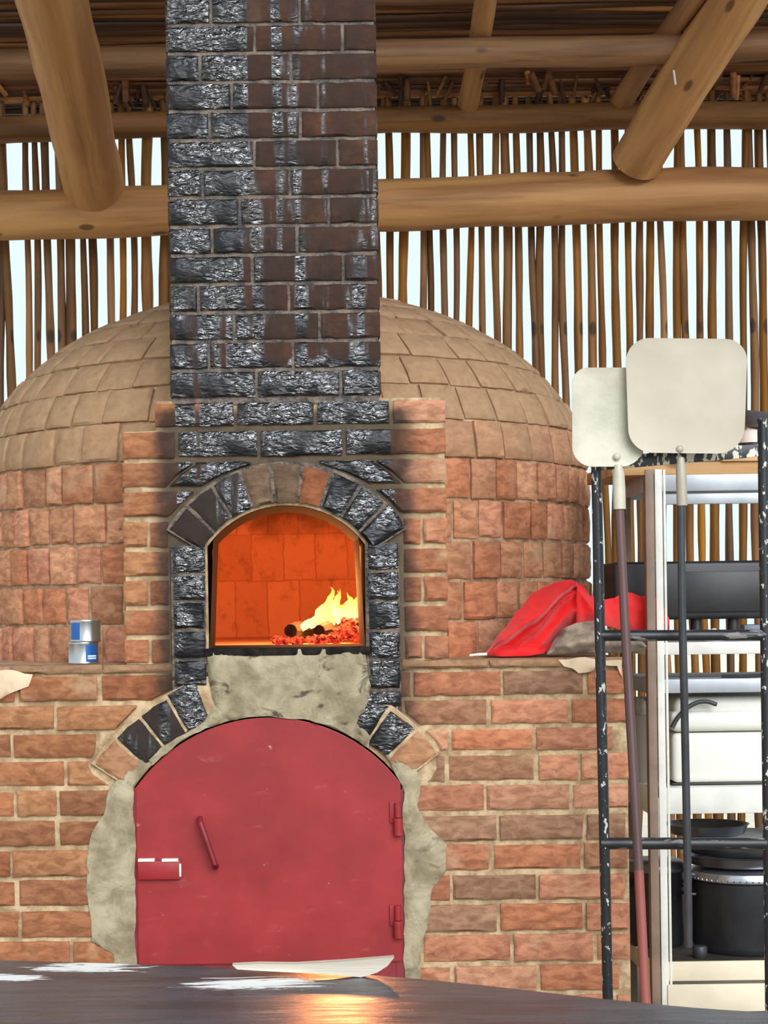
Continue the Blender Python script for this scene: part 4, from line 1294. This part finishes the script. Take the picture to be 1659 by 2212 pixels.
cA = P(1612, 2040, 5.47); cA.z = zP
hA = P(1612, 1906, 5.35).z - zP
pot('cooking_pot', cA, .15, hA, M['pot_black'], 'big black pot with fluted steel lid on the bottom shelf', 'pot', M['lid_steel'], None, M['pan_steel'])
zq = zP + hA + .037
def pan(c, r, h, mat, label, group):
    m = MB(); lathe(m, [(r * .84, 0), (r * .9, .003), (r, h), (r * 1.03, h), (r * .98, h - .002), (r * .88, .006), (.001, .005)], c, 44)
    o = m.build('baking_pan', mat); tag(o, label, 'pan', group); return o
pg = 'round pans stacked on the big pot'
pan((cA.x - .01, cA.y, zq), .165, .030, M['pan_steel'], 'round dark pan directly on the lid of the big black pot', pg)
pan((cA.x - .0, cA.y, zq + .031), .172, .030, M['pan_steel'], 'round dark pan in the middle of the stack on the big pot', pg)
pan((cA.x + .01, cA.y, zq + .062), .165, .018, M['lid_steel'], 'bright shallow round pan third up in the stack on the big pot', pg)
pan((cA.x - .10, cA.y + .03, zq + .081), .115, .030, M['pan_steel'], 'smaller dark pan on the very top of the pan stack', pg)
cB = P(1417, 2045, 5.56); cB.z = zP
pot('cooking_pot', (cB.x, 5.56, zP), .082, P(1430, 1880, 5.54).z - zP, M['pot_black'], 'narrow black pot behind the shelf post on the bottom shelf', 'pot', M['pan_steel'])
c = P(1512, 2044, 5.33); c.z = zP
m = MB(); lathe(m, [(.018, 0), (.02, .003), (.02, .03), (.017, .034), (.001, .034)], c, 20)
o = m.build('small_jar', M['handle_black']); tag(o, 'small black jar standing in front of the big pot', 'jar')

# ------------------------------------------------------------------ worktop in the foreground
ZT = .75
def on_table(px, py):
    u, v = U(px, py); Y = (EYE - ZT) * F / (v - PY0); return Vector(((u - PX0) * Y / F, Y, ZT))
EDGE = [(-700, 2058), (0, 2074), (300, 2083), (500, 2090), (830, 2107), (1060, 2130), (1290, 2156), (1489, 2177), (1659, 2187), (2200, 2222)]
def edge_at(px):
    for (x0, y0), (x1, y1) in zip(EDGE, EDGE[1:]):
        if px <= x1: return y0 + (y1 - y0) * (px - x0) / (x1 - x0)
fe = [on_table(px, edge_at(px)) for px in range(-700, 2201, 50)]
for _ in range(3): fe = [fe[0]] + [(fe[k - 1] + fe[k] * 2 + fe[k + 1]) / 4 for k in range(1, len(fe) - 1)] + [fe[-1]]
YN = 1.70
wt = thing('worktop_table', ((fe[0].x + fe[-1].x) / 2, 2.2, 0), 'dark shiny metal worktop in front of the oven', 'table')
m = MB(); V = []; K = []; Fc = []
NX, NY = len(fe) - 1, 60
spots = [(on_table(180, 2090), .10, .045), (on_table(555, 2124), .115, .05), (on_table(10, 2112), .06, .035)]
for i, q in enumerate(fe):
    for j in range(NY + 1):
        tj = (j / NY) ** 1.5
        p = Vector((q.x, q.y + (YN - q.y) * tj, ZT)); w = 0
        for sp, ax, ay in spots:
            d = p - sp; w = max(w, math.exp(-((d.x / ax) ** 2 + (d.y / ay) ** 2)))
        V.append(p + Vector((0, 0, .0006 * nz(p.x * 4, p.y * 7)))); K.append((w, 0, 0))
n1 = len(V)
for i in range(NX):
    for j in range(NY):
        a = i * (NY + 1) + j; Fc.append((a, a + NY + 1, a + NY + 2, a + 1))
rim = [i * (NY + 1) for i in range(NX + 1)] + [NX * (NY + 1) + j for j in range(1, NY + 1)] + [i * (NY + 1) + NY for i in range(NX - 1, -1, -1)] + [j for j in range(NY - 1, 0, -1)]
V += [V[k] + Vector((0, 0, -.04)) for k in rim]; K += [(0, 0, 0)] * len(rim)
for k in range(len(rim)):
    k2 = (k + 1) % len(rim); Fc.append((rim[k], n1 + k, n1 + k2, rim[k2]))
Fc.append(tuple(n1 + k for k in range(len(rim))))
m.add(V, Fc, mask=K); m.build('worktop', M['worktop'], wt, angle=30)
for x_, y_ in ((fe[0].x + .1, YN + .08), (fe[-1].x - .1, YN + .08), (fe[0].x + .1, fe[0].y - .12), (fe[-1].x - .1, fe[-1].y - .12)):
    m = MB(); rbox(m, (x_ - .025, y_ - .025, 0), (x_ + .025, y_ + .025, ZT - .04), .003); m.build('leg', M['shelf_grey'], wt)
# pale board lying along the far edge
bp = [(502, 2087), (560, 2084), (640, 2085), (740, 2079), (852, 2070), (838, 2088), (815, 2103), (780, 2113), (720, 2107), (640, 2103), (560, 2099), (512, 2096)]
m = MB(); yb = on_table(700, 2113).y
far = [P(px, py, yb) for px, py in bp]
zb = min(q.z for q in far)
far = [q + Vector((0, 0, ZT - zb + .0005)) for q in far]
n = len(far)
V = far + [Vector((q.x, q.y + .018, q.z)) for q in far]
Fc = [tuple(range(n)), tuple(range(2 * n - 1, n - 1, -1))] + [(k, (k + 1) % n, n + (k + 1) % n, n + k) for k in range(n)]
m.add(V, Fc); o = m.build('pale_board', M['pale_board'], smooth=False); tag(o, 'pale whitewashed board with a pointed end below the red door', 'board')

# ------------------------------------------------------------------ light
w = bpy.data.worlds.new('sky'); sc.world = w; w.use_nodes = True
nt = w.node_tree; nt.nodes.clear()
tc = nt.nodes.new('ShaderNodeTexCoord'); out = nt.nodes.new('ShaderNodeOutputWorld'); bg = nt.nodes.new('ShaderNodeBackground')
def lobe(direction, lo_, hi_, col, prev):
    dt = nt.nodes.new('ShaderNodeVectorMath'); dt.operation = 'DOT_PRODUCT'; nt.links.new(tc.outputs['Generated'], dt.inputs[0])
    dt.inputs[1].default_value = Vector(direction).normalized()
    mr = nt.nodes.new('ShaderNodeMapRange'); mr.interpolation_type = 'SMOOTHSTEP'; nt.links.new(dt.outputs['Value'], mr.inputs[0])
    for i, v in zip((1, 2, 3, 4), (lo_, hi_, 0., 1.)): mr.inputs[i].default_value = v
    mx = nt.nodes.new('ShaderNodeMix'); mx.data_type = 'RGBA'; mx.blend_type = 'ADD'; nt.links.new(mr.outputs[0], mx.inputs[0])
    if isinstance(prev, tuple): mx.inputs[6].default_value = (*prev, 1)
    else: nt.links.new(prev, mx.inputs[6])
    mx.inputs[7].default_value = (*col, 1); return mx.outputs[2]
# bright overcast sky; the sun's glow sits behind haze, behind and left of the camera
c1 = lobe((.15, -.95, .3), -.1, 1., (.15, .15, .16), (.90, 1.06, 1.12))
c2 = lobe((.26, -.86, .48), .88, .995, (8.5, 8.7, 9.4), c1)
nt.links.new(c2, bg.inputs[0]); bg.inputs[1].default_value = 1.; nt.links.new(bg.outputs[0], out.inputs[0])

# ------------------------------------------------------------------ camera
cd = bpy.data.cameras.new('camera'); co = bpy.data.objects.new('camera', cd); COL.objects.link(co)
cd.sensor_fit = 'VERTICAL'; cd.sensor_height = 36; cd.sensor_width = 36
cd.lens = F / H * 36
cd.shift_x = (W / 2 - PX0) / H; cd.shift_y = (PY0 - H / 2) / H
cd.clip_end = 200
co.matrix_world = Matrix(((cr, sr, 0, 0), (0, 0, -1, 0), (-sr, cr, 0, EYE), (0, 0, 0, 1)))
sc.camera = co
sc.view_settings.view_transform = 'Standard'; sc.view_settings.look = 'None'
sc.view_settings.exposure = -.1; sc.view_settings.gamma = 1.
